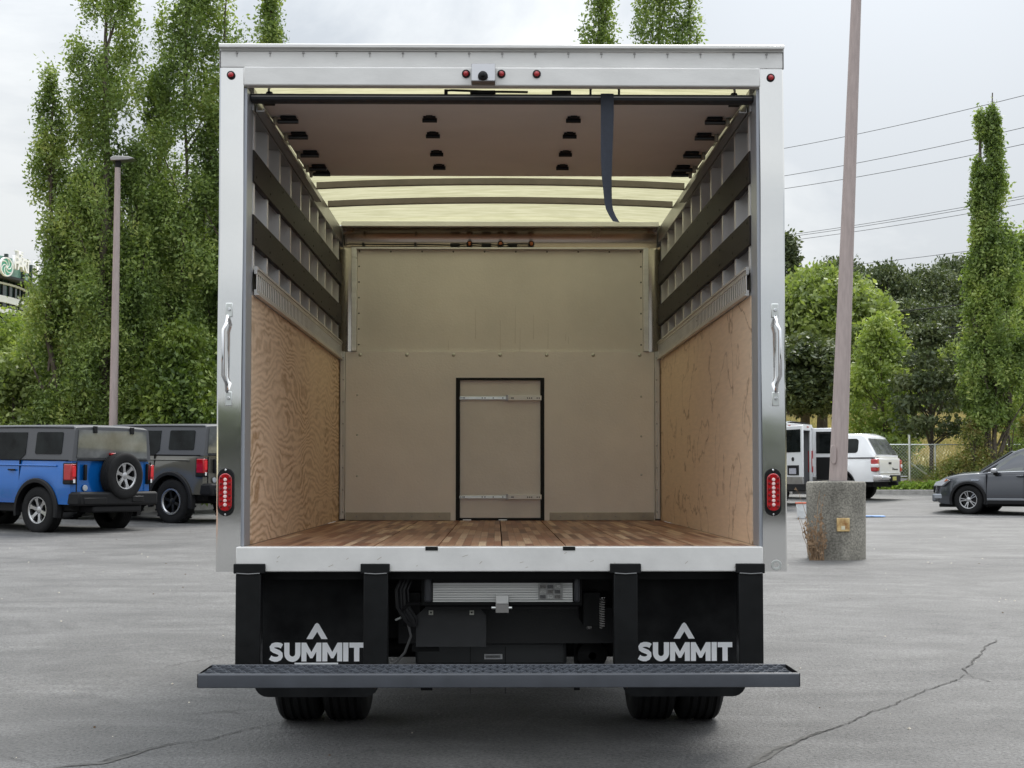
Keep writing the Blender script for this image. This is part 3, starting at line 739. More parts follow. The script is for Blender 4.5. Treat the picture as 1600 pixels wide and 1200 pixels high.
# ---- inside the box
BK = 3.90; HW = 1.170
for i in range(8):
    w0 = 2 * HW / 8
    # boards in pairs meet over the camera axis
    a = -HW + i * w0; b = a + w0
    o = part(MB().box(a + .0028, b - .0028, .0505, BK - .02, .92, .957 + (i % 2) * .0008), 'floor_board', floor_m)
part(MB().box(-HW, HW, .0505, BK - .02, .90, .918), 'subfloor', black)
for s in (-1, 1):
    xs = lambda a, b: sorted((s * a, s * b))
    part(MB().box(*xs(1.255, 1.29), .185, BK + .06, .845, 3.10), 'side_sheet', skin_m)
    part(MB().box(*xs(HW, HW + .012), .182, BK, .9585, 2.125), 'plywood_panel', ply_l if s < 0 else ply_r)
    nb = MB()
    for i in range(9):
        y = .30 + i * .405
        nb.box(*xs(HW, HW + .0001), y, y + .001, 2.11, 2.111)
    for i in range(10):
        y = .205 + i * .398
        nb = MB(); nb.box(*xs(1.174, 1.236), y, y + .0025, 2.13, 3.0); nb.box(*xs(1.174, 1.1765), y + .0025, y + .036, 2.13, 3.0); nb.box(*xs(1.174, 1.236), y + .036, y + .0385, 2.13, 3.0)
        nb.box(*xs(1.2362, 1.254), y - .022, y + .062, 2.13, 3.0)
        part(nb, 'wall_post', post_m)
    # rub rails
    for z0, z1 in ((2.365, 2.505), (2.66, 2.81)):
        rr = part(MB().prism([(s * 1.165, .17), (s * 1.142, 3.76), (s * 1.1695, 3.76), (s * 1.1695, 2.2), (s * 1.195, .17)][::s], 'z', z0, z1), 'rub_rail', slat_m, bevel=.003)
        bo = MB()
        for i in range(10):
            for dz in (.03, z1 - z0 - .03):
                bo.lathe([(0, 0), (.006, 0), (.006, .002)], (0, .225 + i * .398, z0 + dz), 'x', 6)
        bo.v = [(s * (1.1635 - (v[1] - .17) * .0064 - abs(v[0]) * .5), v[1], v[2]) for v in bo.v]
        part(bo, 'rail_rivet', black, rr, kind='stuff')
    # slotted vent strip
    vb = MB(); vb.box(*xs(1.150, 1.164), .185, BK - .01, 2.226, 2.262); vb.box(*xs(1.150, 1.164), .185, BK - .01, 2.126, 2.152)
    vb.box(*xs(1.142, 1.150), .185, BK - .01, 2.126, 2.134); vb.box(*xs(1.143, 1.150), .185, BK - .01, 2.246, 2.252)
    vp = part(vb, 'vent_strip', alu_dull)
    fn = MB(); y = .19
    while y < BK - .02:
        fn.box(*xs(1.152, 1.154), y, y + .026, 2.1521, 2.2259); y += .055
    part(fn, 'vent_fin', alu, vp, kind='stuff')
    part(MB().box(*xs(1.1705, 1.1725), .19, BK - .02, 2.145, 2.235), 'slot_shade_strip', black, vp)  # dark strip added to stand in for shade inside the slots
    # top rail and door track
    part(MB().prism([(s * 1.17, 2.985), (s * 1.16, 2.985), (s * 1.16, 3.09), (s * 1.20, 3.118), (s * 1.29, 3.118), (s * 1.29, 3.10), (s * 1.2545, 3.10), (s * 1.2545, 3.0005), (s * 1.17, 3.0005)][::s], 'y', .121, BK), 'top_rail', alu_dark)
    part(MB().prism([(s * 1.118, 2.988), (s * 1.156, 2.988), (s * 1.156, 3.035), (s * 1.150, 3.035), (s * 1.150, 2.994), (s * 1.124, 2.994), (s * 1.124, 3.004), (s * 1.118, 3.004)][::s], 'y', .16, 2.35), 'door_track', alu_dark)
    part(MB().box(*xs(1.07, 1.12), -.0 + .14, .175, 3.02, 3.058), 'track_bracket', black)
    # bulkhead corner posts: a rounded polished corner
    rows = []
    for z in (2.19, 2.95):
        rows.append([(s * (1.086 + .082 * math.sin(t)), BK - .005 - .085 * (1 - math.cos(t)), z) for t in fr(0, PI / 2, 12)])
    part(MB().grid(rows), 'corner_sheet', mat('rolled_sheet%d' % s, (.56, .52, .46), .2, .95, bump=.05, bscale=4, rvar=.05, vscale=2), sm=True)
    part(MB().box(*xs(1.048, 1.085), BK - .045, BK - .004, 2.19, 2.95), 'corner_flange', alu, bevel=.003)
    ca = part(MB().box(*xs(1.128, 1.164), BK - .05, BK - .003, .968, 2.186), 'corner_angle', alu_dull, bevel=.003)
    part(MB().box(*xs(1.149, 1.153), BK - .054, BK - .0505, .968, 2.186), 'angle_edge', alu_white, ca)
    q = MB()
    for i in range(8): q.lathe([(0, BK - .056), (.005, BK - .055), (.006, BK - .0505)], (s * 1.140, 0, 1.02 + i * .16), 'y', 8)
    part(q, 'angle_screw', alu_dark, ca, kind='stuff')
    # kick strip
    ks = part(MB().box(*xs(.360, 1.12), BK - .034, BK - .0255, .959, 1.016), 'kick_strip', mat('kick%d' % s, (.42, .39, .33), .5, .2, var=.15, vscale=10), bevel=.002)
    for i in range(4):
        part(MB().lathe([(0, BK - .040), (.005, BK - .039), (.0065, BK - .0345)], (s * (.44 + i * .2), 0, .988), 'y', 8), 'screw', alu_dark, ks)

# bulkhead
dx0, dx1, dz1 = -.322, .322, 1.996
lp = part(MB().box(-1.126, dx0 - .0, BK - .025, BK, .958, 2.186), 'lower_bulkhead_panel', wall_p)
part(MB().box(dx1, 1.126, BK - .025, BK, .958, 2.186), 'lower_bulkhead_panel', wall_p)
part(MB().box(dx0, dx1, BK - .0248, BK, dz1, 2.186), 'door_lintel_panel', wall_p)
part(MB().box(-1.046, 1.046, BK - .004, BK + .01, 2.1865, 2.938), 'upper_bulkhead_panel', wall_u)
part(MB().box(-1.20, 1.20, BK + .03, BK + .05, .85, 3.12), 'front_wall', skin_m)
# small screws on the panels
q = MB(); q2 = MB()
for i in range(10): q.lathe([(0, BK - .009), (.005, BK - .008), (.0065, BK - .0042)], (-1.03 + i * .229, 0, 2.925), 'y', 8)
for i in range(7):
    for s in (-1, 1): q.lathe([(0, BK - .009), (.005, BK - .008), (.0065, BK - .0042)], (s * 1.033, 0, 2.24 + i * .115), 'y', 8)
for i in range(7):
    x = -1.02 + i * .34; q2.lathe([(0, BK - .032), (.005, BK - .031), (.0135, BK - .0255)], (x, 0, 2.162), 'y', 14)
for (x, z) in ((-1.04, 1.87), (1.03, 1.86), (-1.04, 1.58), (1.03, 1.57), (-1.04, 1.28), (1.03, 1.29)): q2.lathe([(0, BK - .030), (.005, BK - .029), (.008, BK - .0255)], (x, 0, z), 'y', 12)
part(q, 'panel_rivet', mat('rivet_dark', (.10, .10, .09), .4, .6), kind='stuff'); part(q2, 'panel_screw', mat('screw_zinc', (.50, .50, .46), .3, .8), kind='stuff')
# scuffs that ran down the upper panel
q = MB()
for (x, z0, z1) in ((-.18, 2.28, 2.50), (.0, 2.20, 2.42), (.11, 2.25, 2.52), (.145, 2.19, 2.36), (.245, 2.28, 2.46), (.35, 2.21, 2.40), (-.38, 2.2, 2.27), (.48, 2.27, 2.32), (.50, 2.25, 2.30)):
    q.add([(x - .0012, BK - .0046, z0), (x + .0012, BK - .0046, z0), (x + .0022, BK - .0046, z1), (x + .0008, BK - .0046, z1)], [(0, 1, 2, 3)])
part(q, 'scuff_mark', mat('scuff', (.50, .45, .39), .7), kind='stuff')
# pass door
gk = MB()
gk.box(dx0, dx0 + .028, BK - .030, BK + .02, .958, dz1); gk.box(dx1 - .026, dx1, BK - .030, BK + .02, .958, dz1); gk.box(dx0 + .028, dx1 - .026, BK - .030, BK + .02, dz1 - .017, dz1)
gk.box(dx0 + .028, dx1 - .026, BK - .015, BK + .02, .958, .975)
part(gk, 'door_gasket', black_m)
pdr = part(MB().box(dx0 + .030, dx1 - .028, BK - .010, BK + .015, .976, dz1 - .018), 'pass_door', wall_d)
for z in (1.849, 1.128):
    a_ = part(MB().box(dx0 + .024, .054, BK - .024, BK - .0105, z - .012, z + .012), 'slide_bar', zinc, pdr, bevel=.002)
    b_ = part(MB().box(.050, dx1 - .020, BK - .031, BK - .0105, z - .018, z + .018), 'slide_sleeve', alu_white, pdr, bevel=.002)
    part(MB().box(.042, .058, BK - .038, BK - .012, z - .021, z + .021), 'slide_clip', alu_dark, pdr)
    q = MB()
    for x in (-.285, -.27, -.26, -.13, -.11, -.05, .02): q.box(x - .004, x + .004, BK - .0256, BK - .0242, z - .004, z + .004)
    for x in (.085, .095, .20, .215, .23, .27, .285): q.box(x - .004, x + .004, BK - .0326, BK - .0312, z - .005, z + .003)
    part(q, 'slide_slot', black, pdr, kind='stuff')
for x in (-.24, .02):
    part(MB().box(x - .03, x + .03, BK - .035, BK - .012, .959, .966), 'door_clip', zinc, pdr)
# header at the front end, rolled sheet with marker lamps and their wire
rows = []
for x in (-1.15, 1.15):
    rows.append([(x, BK - .10 + .10 * math.sin(t), 2.985 + .10 * (math.cos(t)) + .0) for t in fr(0, PI / 2, 12)] + [(x, BK - .001, 2.95)])
part(MB().grid(rows), 'front_header', mat('rolled_header', (.50, .42, .36), .22, .95, bump=.04, bscale=3, rvar=.06, vscale=2), sm=True)
part(MB().box(-1.05, 1.05, BK - .05, BK - .0045, 2.9395, 2.949), 'header_ledge', alu)
part(MB().box(-1.15, 1.15, BK - .145, BK - .02, 3.087, 3.123), 'front_rail', alu, bevel=.003)
wz = 2.972
for k, x in enumerate((-.224, .003, .228)):
    a_ = part(MB().lathe([(.022, BK - .03), (.022, BK - .040), (.014, BK - .045)], (x, 0, wz + .006), 'y', 16), 'marker_lamp_back', black_m)
    part(MB().lathe([(0, BK - .052), (.008, BK - .051), (.014, BK - .0455)], (x, 0, wz + .006), 'y', 16), 'lens', amber_l, a_, sm=True)
for x in (-.33, -.10, .09):
    part(MB().box(x - .035, x + .035, BK - .052, BK - .03, wz - .014, wz + .008), 'wire_connector', black_m, bevel=.004)
part(MB().tube([(-1.14, BK - .06, 3.04), (-1.135, BK - .06, wz - .01), (-1.10, BK - .05, wz), (-.8, BK - .045, wz - .003), (-.6, BK - .045, wz), (-.36, BK - .045, wz - .006), (-.2, BK - .047, wz + .006), (-.02, BK - .047, wz - .006), (.1, BK - .047, wz + .004), (.22, BK - .047, wz + .003)], .0055, 6), 'lamp_wire', black_m, sm=True)
for x in (-1.0, -.62):
    part(MB().box(x - .008, x + .008, BK - .055, BK - .03, wz - .012, wz + .010), 'wire_clip', black_m)

# roof skin and bows
def rz(x): return 3.124 + .035 * (1 - (x / 1.28) ** 2)
rows = []
for y in fr(.1205, BK + .06, 24):
    rows.append([(x, y, rz(x) + .0015 * math.sin(y * 9 + x * 3)) for x in fr(-1.28, 1.28, 25)])
rf = part(MB().grid(rows), 'roof_skin', roof_m, sm=True)
for i in range(5):
    y = .64 + i * .60
    pr = []
    for x in fr(-1.16, 1.16, 21):
        z = rz(x) - .003; pr.append([(x, y - .022, z), (x, y + .022, z), (x, y + .022, z - .038), (x, y - .022, z - .038)])
    m_ = MB().grid(pr, wrap=True)
    part(m_, 'roof_bow', mat('roof_bow_paint%d' % i, (.23, .20, .185), .5, .2, var=.12, vscale=8))

# roll up door, rolled back under the roof
def dz(y): return 3.030 + .045 * min(1, max(0, (y - .1) / 1.9)) + (.0 if y < 1.2 else -.006 * math.sin((y - 1.2) * 4))
ys = [.115, .52, .93, 1.34, 1.62, 1.985]
for k, (a, b) in enumerate(zip(ys, ys[1:])):
    rows = [[(x, y, dz(y) - .010 * (1 - (x / 1.1) ** 2) * 0) for x in fr(-1.135, 1.135, 12)] for y in fr(a + .001, b - .001, 4)]
    m_ = MB().grid(rows); v0 = list(m_.v)
    m_.add([(x, y, z + .016) for x, y, z in v0], [tuple(reversed(f)) for f in m_.f[:len(m_.f)]])
    part(m_, 'door_section', door_m, sm=True)
for px_ in (-.355, .352):
    for y in (.455, .815, 1.27, 1.63):
        z = dz(y) - .001
        h_ = part(MB().box(px_ - .030, px_ + .030, y - .035, y + .035, z - .009, z), 'centre_hinge', black_m, bevel=.003)
        part(MB().tube([(px_ - .036, y, z - .014), (px_ + .036, y, z - .014)], .011, 8), 'hinge_barrel', black_m, h_)
        part(MB().box(px_ - .016, px_ + .016, y - .05, y + .05, z - .007, z - .001), 'hinge_leaf', black_m, h_)
for s in (-1, 1):
    for y in (.455, .815, 1.27, 1.63, 1.80):
        z = dz(y) - .002
        h_ = part(MB().box(s * 1.045 - .038, s * 1.045 + .038, y - .04, y + .04, z - .016, z), 'roller_hinge', black_m, bevel=.004)
        part(MB().tube([(s * 1.0, y, z - .020), (s * 1.10, y, z - .020)], .012, 8), 'roller_stem', mat('stem%d%d' % (s, int(y * 100)), (.06, .06, .06), .35, .7), h_)
        part(MB().lathe([(0, -.008), (.02, -.008), (.022, 0), (.02, .008), (0, .008)], (s * 1.112, y, z - .018), 'x', 14), 'roller', mat('nylon%d%d' % (s, int(y * 100)), (.40, .38, .30), .5), h_)
# bottom bar with seal
bb = part(MB().prism([(.075, 3.026), (.075, 3.050), (.085, 3.054), (.135, 3.054), (.135, 3.018), (.09, 3.018)], 'x', -1.17, 1.17), 'door_bottom_bar', mat('dark_bar', (.030, .034, .040), .45, .2, var=.2, vscale=30), bevel=.002)
part(MB().box(-1.165, 1.165, .070, .0745, 3.036, 3.041), 'seal_lip', alu_dark, bb)
lt = part(MB().tube([(-.262, .10, 3.052), (-.262, .10, 3.074), (-.235, .10, 3.076), (-.06, .10, 3.070), (.12, .10, 3.0685)], .0055, 6), 'door_latch', black_m)
part(MB().box(-.15, -.03, .085, .12, 3.056, 3.074), 'latch_body', black_m, lt, bevel=.006)
part(MB().box(-.27, -.254, .09, .112, 3.050, 3.078), 'latch_end', black_m, lt)
part(MB().box(.232, .322, .085, .12, 3.050, 3.0735), 'lock_box', black_m, bevel=.003)
part(MB().tube([(.412, .09, 3.048), (.412, .085, 3.078), (.422, .083, 3.086), (.535, .083, 3.086), (.545, .085, 3.078), (.545, .09, 3.048)], .0055, 8), 'pull_handle', black_m, sm=True)
for s in (-1, 1):
    part(MB().tube([(s * 1.085, .10, 3.052), (s * 1.088, .10, 3.075), (s * 1.082, .10, 3.094)], .006, 6), 'cable_anchor', alu_dark, sm=True)
    part(MB().lathe([(0, 3.05), (.02, 3.05), (.014, 3.065), (0, 3.066)], (s * 1.085, .10, 0), 'z', 10), 'anchor_nut', black_m)
# pull strap
path = [(.488, .062, 3.052, .030, 0), (.488, .058, 2.95, .0300, .02), (.486, .060, 2.85, .0290, .10), (.484, .062, 2.75, .0270, .25), (.485, .064, 2.66, .0235, .5), (.489, .066, 2.59, .0205, .7), (.492, .067, 2.54, .0185, .8), (.498, .066, 2.51, .018, .8), (.512, .062, 2.478, .017, .75), (.528, .058, 2.452, .0165, .7)]
rows = []
for x, y, z, hw, tw in path:
    c, s_ = hw, tw * .018
    rows.append([(x - c, y - s_, z), (x - c * .33, y - s_ * .2 - .002, z), (x + c * .33, y + s_ * .4 - .002, z), (x + c, y + s_, z), (x + c, y + s_ + .003, z), (x - c, y - s_ + .003, z)])
m_ = MB().grid(rows, wrap=True); m_.f += [tuple(range(6)), tuple(len(m_.v) - 6 + k for k in range(6))]
part(m_, 'pull_strap', strap_m, sm=True)
# hidden front end: a plain cab so the truck is whole
def shell(xs, zb, zt, wb, wt, crown=.03, r=.08, bulge=.02, nside=5):
    rows = []
    for x in xs:
        f = lambda q: q(x) if callable(q) else q
        b, t, B, T, c, rr = f(zb), f(zt), f(wb), f(wt), f(crown), f(r)
        rr = min(rr, (t - b) * .45, T * .9); half = []
        for k in range(nside + 1):
            u = k / nside; z = b + (t - rr - b) * u
            half.append((B + (T - B) * u + bulge * math.sin(PI * u), z))
        half += [(T - rr * .12, t - rr * .45), (T - rr * .40, t - rr * .12), (T - rr, t), (T * .5, t + c * .8), (0, t + c)]
        full = [(x, -y, z) for y, z in half] + [(x, y, z) for y, z in reversed(half[:-1])]
        rows.append(full)
    m_ = MB().grid(rows); n = len(rows[0])
    m_.f += [tuple(range(n)), tuple(len(m_.v) - n + k for k in range(n))]
    return m_
def swap(m_, oy): m_.v = [(y, oy + x, z) for x, y, z in m_.v]; return m_
part(swap(shell([0, .05, 1.2, 1.5, 2.3, 2.5], .45, lambda x: interp(x, [(0, 2.0), (1.1, 2.0), (1.55, 1.25), (2.3, 1.05), (2.5, .8)]), 1.0, lambda x: interp(x, [(0, .9), (1.1, .85), (1.6, .95), (2.5, .85)]), r=.1), BK + .15), 'cab_body', white_p, sm=True)
for x in (-.9, .9):
    wh = empty('wheel', (x, BK + 1.75, .383), parent=TR)
    link('tyre', tm, wh); link('rim', rm, wh)

# ------------------------------------------------------------------ vehicles
def arch(base, xs_, rr, zc):
    def f(x):
        z = base(x) if callable(base) else base
        for xc in xs_:
            d = abs(x - xc)
            if d < rr: z = max(z, zc + math.sqrt(rr * rr - d * d) * .98)
        return z
    return f
def stations(x0, x1, xs_, rr, n=22, extra=()):
    s = set(fr(x0, x1, n)) | set(extra)
    for xc in xs_:
        s |= {xc + rr * math.cos(t) * .9999 for t in fr(0, PI, 17)}
        s |= {xc - rr - .001, xc + rr + .001}
    s = sorted(x for x in s if x0 <= x <= x1)
    out = [s[0]]
    for x in s[1:]:
        if x - out[-1] > .0009: out.append(x)
    return out
def flare(name, parent, m, xc, zc, r0, r1, y0, y1, a0=0, a1=PI):
    for s in (-1, 1):
        rows = []
        for t in fr(a0, a1, 22):
            c, q = math.cos(t), math.sin(t)
            rows.append([(xc + r0 * c, s * y0, zc + r0 * q), (xc + r0 * c, s * y1, zc + r0 * q), (xc + (r1 - .02) * c, s * y1, zc + (r1 - .02) * q), (xc + r1 * c, s * (y1 - .02), zc + r1 * q), (xc + r1 * c, s * y0, zc + r1 * q)])
        MB().grid(rows, wrap=True).build(name, m, parent, sm=True)

WH = {}
def car_wheel(parent, x, s, y, Rt, W, style, name='wheel'):
    key = (Rt, W, style)
    if key not in WH:
        rim = Rt * (.58 if style != 'alloy5' else .62)
        tt = MB().lathe(tyre_profile(Rt, W, rim, 4), (0, 0, 0), 'y', 44)
        if style in ('at', 'beadlock'):
            for k in range(44):
                a = 2 * PI * k / 44; b = a + .075
                for (h0, h1) in ((-.46, -.22), (.22, .46)) if k % 2 else ((-.16, .16),):
                    q = []
                    for aa, rr in ((a, Rt - .006), (b, Rt - .006), (b, Rt + .008), (a, Rt + .008)):
                        for hh in (h0, h1): q.append((rr * math.cos(aa), hh * W, rr * math.sin(aa)))
                    tt.add(q, [(4, 5, 7, 6), (0, 1, 7, 6), (2, 3, 5, 4), (0, 2, 4, 6), (1, 3, 5, 7)])
        # outboard side is +y
        o = W / 2
        barrel = MB().lathe([(rim, o * .82), (rim - .012, o * .86), (rim - .022, o * .78), (rim - .05, o * .1), (rim * .35, o * .05), (0, o * .05)], (0, 0, 0), 'y', 40)
        sp = MB()
        ns = {'six': 6, 'at': 6, 'beadlock': 6, 'alloy5': 10, 'truck5': 6}[style]
        for k in range(ns):
            a = 2 * PI * k / ns + .3
            if style == 'alloy5': a = 2 * PI * (k // 2) / 5 + (.17 if k % 2 else -.17)
            wi, wo_ = (.060, .105) if ns == 6 else (.024, .030)
            r0, r1 = rim * .22, rim - .018
            ca, sa = math.cos(a), math.sin(a)
            def q(rr, wd, h): return (rr * ca - wd * sa, h, rr * sa + wd * ca)
            sp.add([q(r0, -wi / 2, o * .62), q(r0, wi / 2, o * .62), q(r1 * .7, wi * .42, o * .76), q(r1, wo_ / 2, o * .80), q(r1, -wo_ / 2, o * .80), q(r1 * .7, -wi * .42, o * .76),
                    q(r0, -wi / 2, o * .3), q(r0, wi / 2, o * .3), q(r1 * .7, wi * .42, o * .4), q(r1, wo_ / 2, o * .45), q(r1, -wo_ / 2, o * .45), q(r1 * .7, -wi * .42, o * .4)],
                   [(0, 1, 2, 5), (5, 2, 3, 4), (0, 5, 11, 6), (5, 4, 10, 11), (1, 7, 8, 2), (2, 8, 9, 3)])
        hub = MB().lathe([(0, o * .72), (rim * .17, o * .70), (rim * .27, o * .62), (rim * .28, o * .3)], (0, 0, 0), 'y', 24)
        ring = MB().lathe([(rim - .002, o * .84), (rim - .004, o * .9), (rim - .022, o * .88), (rim - .03, o * .78)], (0, 0, 0), 'y', 40) if style != 'beadlock' else MB().lathe([(rim + .004, o * .86), (rim, o * .98), (rim - .030, o * .97), (rim - .045, o * .80)], (0, 0, 0), 'y', 40)
        mats = {'six': (rimgrey, rimdark), 'at': (rimgrey, rimdark), 'beadlock': (rimdark, rimdark), 'alloy5': (rimgrey, rimdark), 'truck5': (rimgrey, rimdark)}[style]
        msh = [('tyre', tt.mesh('car_tyre', rubber)), ('rim', barrel.mesh('rim_barrel', mats[1])), ('spoke', sp.mesh('spokes', mats[0])), ('hub', hub.mesh('wheel_hub', mats[0] if style != 'beadlock' else rimdark)), ('rim_ring', ring.mesh('rim_ring', rimgrey))]
        for _, m_ in msh: smooth(m_, .5)
        WH[key] = msh
    e = empty(name, (x, s * y, Rt), 0 if s > 0 else PI, parent)
    for n_, me in WH[key]: link(n_, me, e)
    return e

def side_pane(name, parent, outline, yf, m, sides=(-1, 1), t=.006):
    for s in sides:
        pts = [(x, s * yf(z), z) for x, z in outline]
        # make the normal face outwards
        v = [Vector(p) for p in pts]; nr = Vector()
        for i in range(len(v)): nr += v[i].cross(v[(i + 1) % len(v)])
        if nr.y * s < 0: pts = pts[::-1]
        MB().slab(pts, t, .01).build(name, m, parent)

def rrect(x0, x1, z0, z1, r=.04, n=4, cut=None):
    o = []
    for (cx, cz, a) in ((x1 - r, z1 - r, 0), (x0 + r, z1 - r, 90), (x0 + r, z0 + r, 180), (x1 - r, z0 + r, 270)):
        o += [(cx + r * math.cos(R(a + 90 * k / n)), cz + r * math.sin(R(a + 90 * k / n))) for k in range(n + 1)]
    return o

def blocky_suv(loc, rz, paint, label, tyre, style, lift):
    T = empty('parked_suv', loc, rz); tag(T, label, 'SUV', 'grey topped SUVs parked on the left')
    xw = (-1.475, 1.475); Rt = tyre / 2; L = lift
    rr = Rt + .085
    xs = stations(-2.27, 2.33, xw, rr, 24)
    e = lambda x: min(1, (x + 2.30) / .10) if x < -2.2 else min(1, (2.36 - x) / .16) if x > 2.2 else 1
    zt = lambda x: interp(x, [(-2.3, 1.30), (.9, 1.28), (1.1, 1.27), (2.2, 1.19), (2.36, 1.05)]) + L
    yb_ = lambda x: .93 * (.93 + .07 * e(x)); yt = lambda x: .905 * (.94 + .06 * e(x))
    shell(xs, arch(.52 + L, xw, rr, Rt), zt, yb_, yt, crown=.02, r=.06, bulge=.018).build('body', paint, T, sm=True)
    MB().box(-2.1, 2.2, -.70, .70, .40 + L, 1.15 + L).build('underbody', well_m, T)
    MB().box(-1.05, 1.05, -.86, .86, .36 + L, .53 + L).build('sill_step', black_m, T, bevel=.02)
    # shoulder crease and door gaps
    for x in (-1.02, -.02, .98):
        for s in (-1, 1): MB().box(x - .004, x + .004, *sorted((s * .90, s * .9345)), .62 + L, 1.27 + L).build('door_gap', black_m, T)
    for s in (-1, 1):
        MB().box(-1.95, 2.1, *sorted((s * .925, s * .9395)), 1.16 + L, 1.185 + L).build('shoulder_crease', paint, T, bevel=.008)
        for x in (-.95, .05):
            MB().box(x + .03, x + .20, *sorted((s * .93, s * .965)), 1.075 + L, 1.105 + L).build('door_handle', black_m, T, bevel=.01)
        m_ = MB().box(.72, .86, *sorted((s * .93, s * 1.10)), 1.22 + L, 1.40 + L).build('wing_mirror', black_m, T, bevel=.03)
    for xc in xw: flare('wheel_arch_flare', T, black_m, xc, Rt, rr - .012, rr + .062, .86, .972, R(-12), R(192))
    # hard top
    zr = 1.865 + L
    topw = lambda z: .905 - (z - 1.28 - L) * .12
    xs2 = [-2.29, -2.27, -2.2, -1.4, -.4, .25, .42, .60, .80, .97]
    zt2 = lambda x: interp(x, [(-2.29, zr - .04), (-2.2, zr - .005), (-1, zr), (.25, zr - .01), (.40, zr - .06), (.97, 1.28 + L)])
    gh = shell(xs2, 1.262 + L, zt2, lambda x: .898, lambda x: topw(zt2(x)), crown=.025, r=.055, bulge=0)
    gh.build('hardtop', grey_top, T, sm=True)
    for x in (-1.05, -.10):
        m_ = MB(); rows = []
        for dx in (-.006, .006):
            rows.append([(x + dx, y, zr + .003 + .028 * (1 - (y / .83) ** 2) * .9 - .01 * 0) for y in fr(-.76, .76, 9)])
        m_.grid(rows); m_.build('roof_panel_seam', black_m, T)
    yf = lambda z: topw(z) - .004
    side_pane('side_window', T, rrect(-2.02, -1.36, 1.37 + L, 1.745 + L, .035), yf, gtint)
    side_pane('side_window', T, [(-1.12, 1.36 + L), (-1.00, 1.27 + L), (-.16, 1.27 + L), (-.16, 1.74 + L), (-1.12, 1.74 + L)], yf, gtint)
    side_pane('side_window', T, [(-.04, 1.27 + L), (.80, 1.27 + L), (.36, 1.74 + L), (-.04, 1.74 + L)], yf, gtint)
    MB().slab([(.945, -.78, 1.33 + L), (.945, .78, 1.33 + L), (.46, .74, 1.80 + L), (.46, -.74, 1.80 + L)], .012, .0).build('windscreen', gtint, T)
    # rear: glass, gate, lamps
    MB().slab([(-2.292, .80, 1.315 + L), (-2.292, -.80, 1.315 + L), (-2.292, -.765, 1.79 + L), (-2.292, .765, 1.79 + L)], .012, .0).build('rear_window', gclear, T)
    for y in (-.42, .42):
        MB().box(-2.33, -2.29, y - .04, y + .04, 1.74 + L, 1.86 + L).build('glass_hinge', black_m, T, bevel=.01)
    MB().box(-2.335, -2.30, -.22, .10, 1.325 + L, 1.36 + L).build('rear_wiper', black_m, T, bevel=.008)
    MB().box(-2.37, -2.30, -.13, .10, 1.365 + L, 1.405 + L).build('high_brake_lamp', red_l, T, bevel=.01)
    for s in (-1, 1):
        tl = MB().box(-2.325, -2.12, *sorted((s * .80, s * .945)), .86 + L, 1.225 + L).build('tail_lamp', black_m, T, bevel=.02)
        MB().box(-2.335, -2.15, *sorted((s * .825, s * .952)), .93 + L, 1.205 + L).build('lens', red_l, tl, bevel=.015)
        MB().box(-2.342, -2.332, *sorted((s * .855, s * .90)), .885 + L, .95 + L).build('reverse_lens', white_l, tl, bevel=.004)
        MB().box(-2.344, -2.334, *sorted((s * .845, s * .925)), .99 + L, 1.17 + L).build('lamp_signature', mat('bright_red_%s' % s, (.75, .02, .03), .2, coat=.5), tl, bevel=.006)
        MB().box(-2.36, -2.335, *sorted((s * .835, s * .842)), .70 + L, 1.25 + L).build('gate_gap', black_m, T)
    MB().box(-2.345, -2.29, .60, .65, .93 + L, 1.20 + L).build('gate_handle', black_m, T, bevel=.012)
    MB().lathe([(0, -.012), (.05, -.010), (.055, 0)], (-2.293, .60, .80 + L), 'x', 20).build('oval_badge', mat('badge' + label[:6], (.55, .58, .62), .3, .4), T)
    for s in (-1, 1):
        MB().tube([(-2.25, s * (topw(zr) + .004), zr - .045), (-1, s * (topw(zr) + .006), zr - .035), (.25, s * (topw(zr) + .006), zr - .045)], .009, 6).build('drip_moulding', black_m, T, sm=True)
        MB().box(-2.20, 2.0, *sorted((s * .90, s * .925)), 1.262 + L, 1.276 + L).build('belt_moulding', black_m, T)
    MB().box(-2.322, -2.300, -.79, .79, 1.268 + L, 1.288 + L).build('belt_moulding', black_m, T)
    bp = MB().box(-2.50, -2.15, -.90, .90, .50 + L, .735 + L).build('rear_bumper', black_m, T, bevel=.04)
    MB().box(-2.515, -2.495, -.55, -.28, .56 + L, .66 + L).build('plate_recess', rimdark, bp, bevel=.01)
    MB().box(-2.512, -2.49, .30, .80, .53 + L, .64 + L).build('bumper_inset', rimdark, bp, bevel=.01)
    MB().box(-2.45, -2.05, -.55, .55, .38 + L, .50 + L).build('bumper_valance', black_m, T, bevel=.03)
    MB().tube([(-2.05, .35, .42 + L), (-2.40, .38, .43 + L)], .04, 10).build('tailpipe', alu_dark, T, sm=True)
    MB().box(2.28, 2.45, -.90, .90, .50 + L, .78 + L).build('front_bumper', black_m, T, bevel=.04)
    MB().box(2.30, 2.37, -.80, .80, .80 + L, 1.08 + L).build('grille', rimdark, T, bevel=.02)
    for s in (-1, 1): MB().lathe([(0, 2.39), (.11, 2.385), (.12, 2.36)], (0, s * .64, .95 + L), 'x', 20).build('headlight', white_l, T)
    for x in xw:
        for s in (-1, 1): car_wheel(T, x, s, .795, Rt, .26, style)
        MB().tube([(x, -.75, Rt), (x, .75, Rt)], .05, 8).build('axle', well_m, T)
    sp = car_wheel(T, -2.33, 1, 0, Rt, .26, style, 'spare_wheel')
    sp.location = (-2.42, -.10, 1.01 + L); sp.rotation_euler = (0, 0, PI / 2)
    MB().box(-2.42, -2.28, -.30, .10, .92 + L, 1.10 + L).build('spare_carrier', black_m, T)
    return T
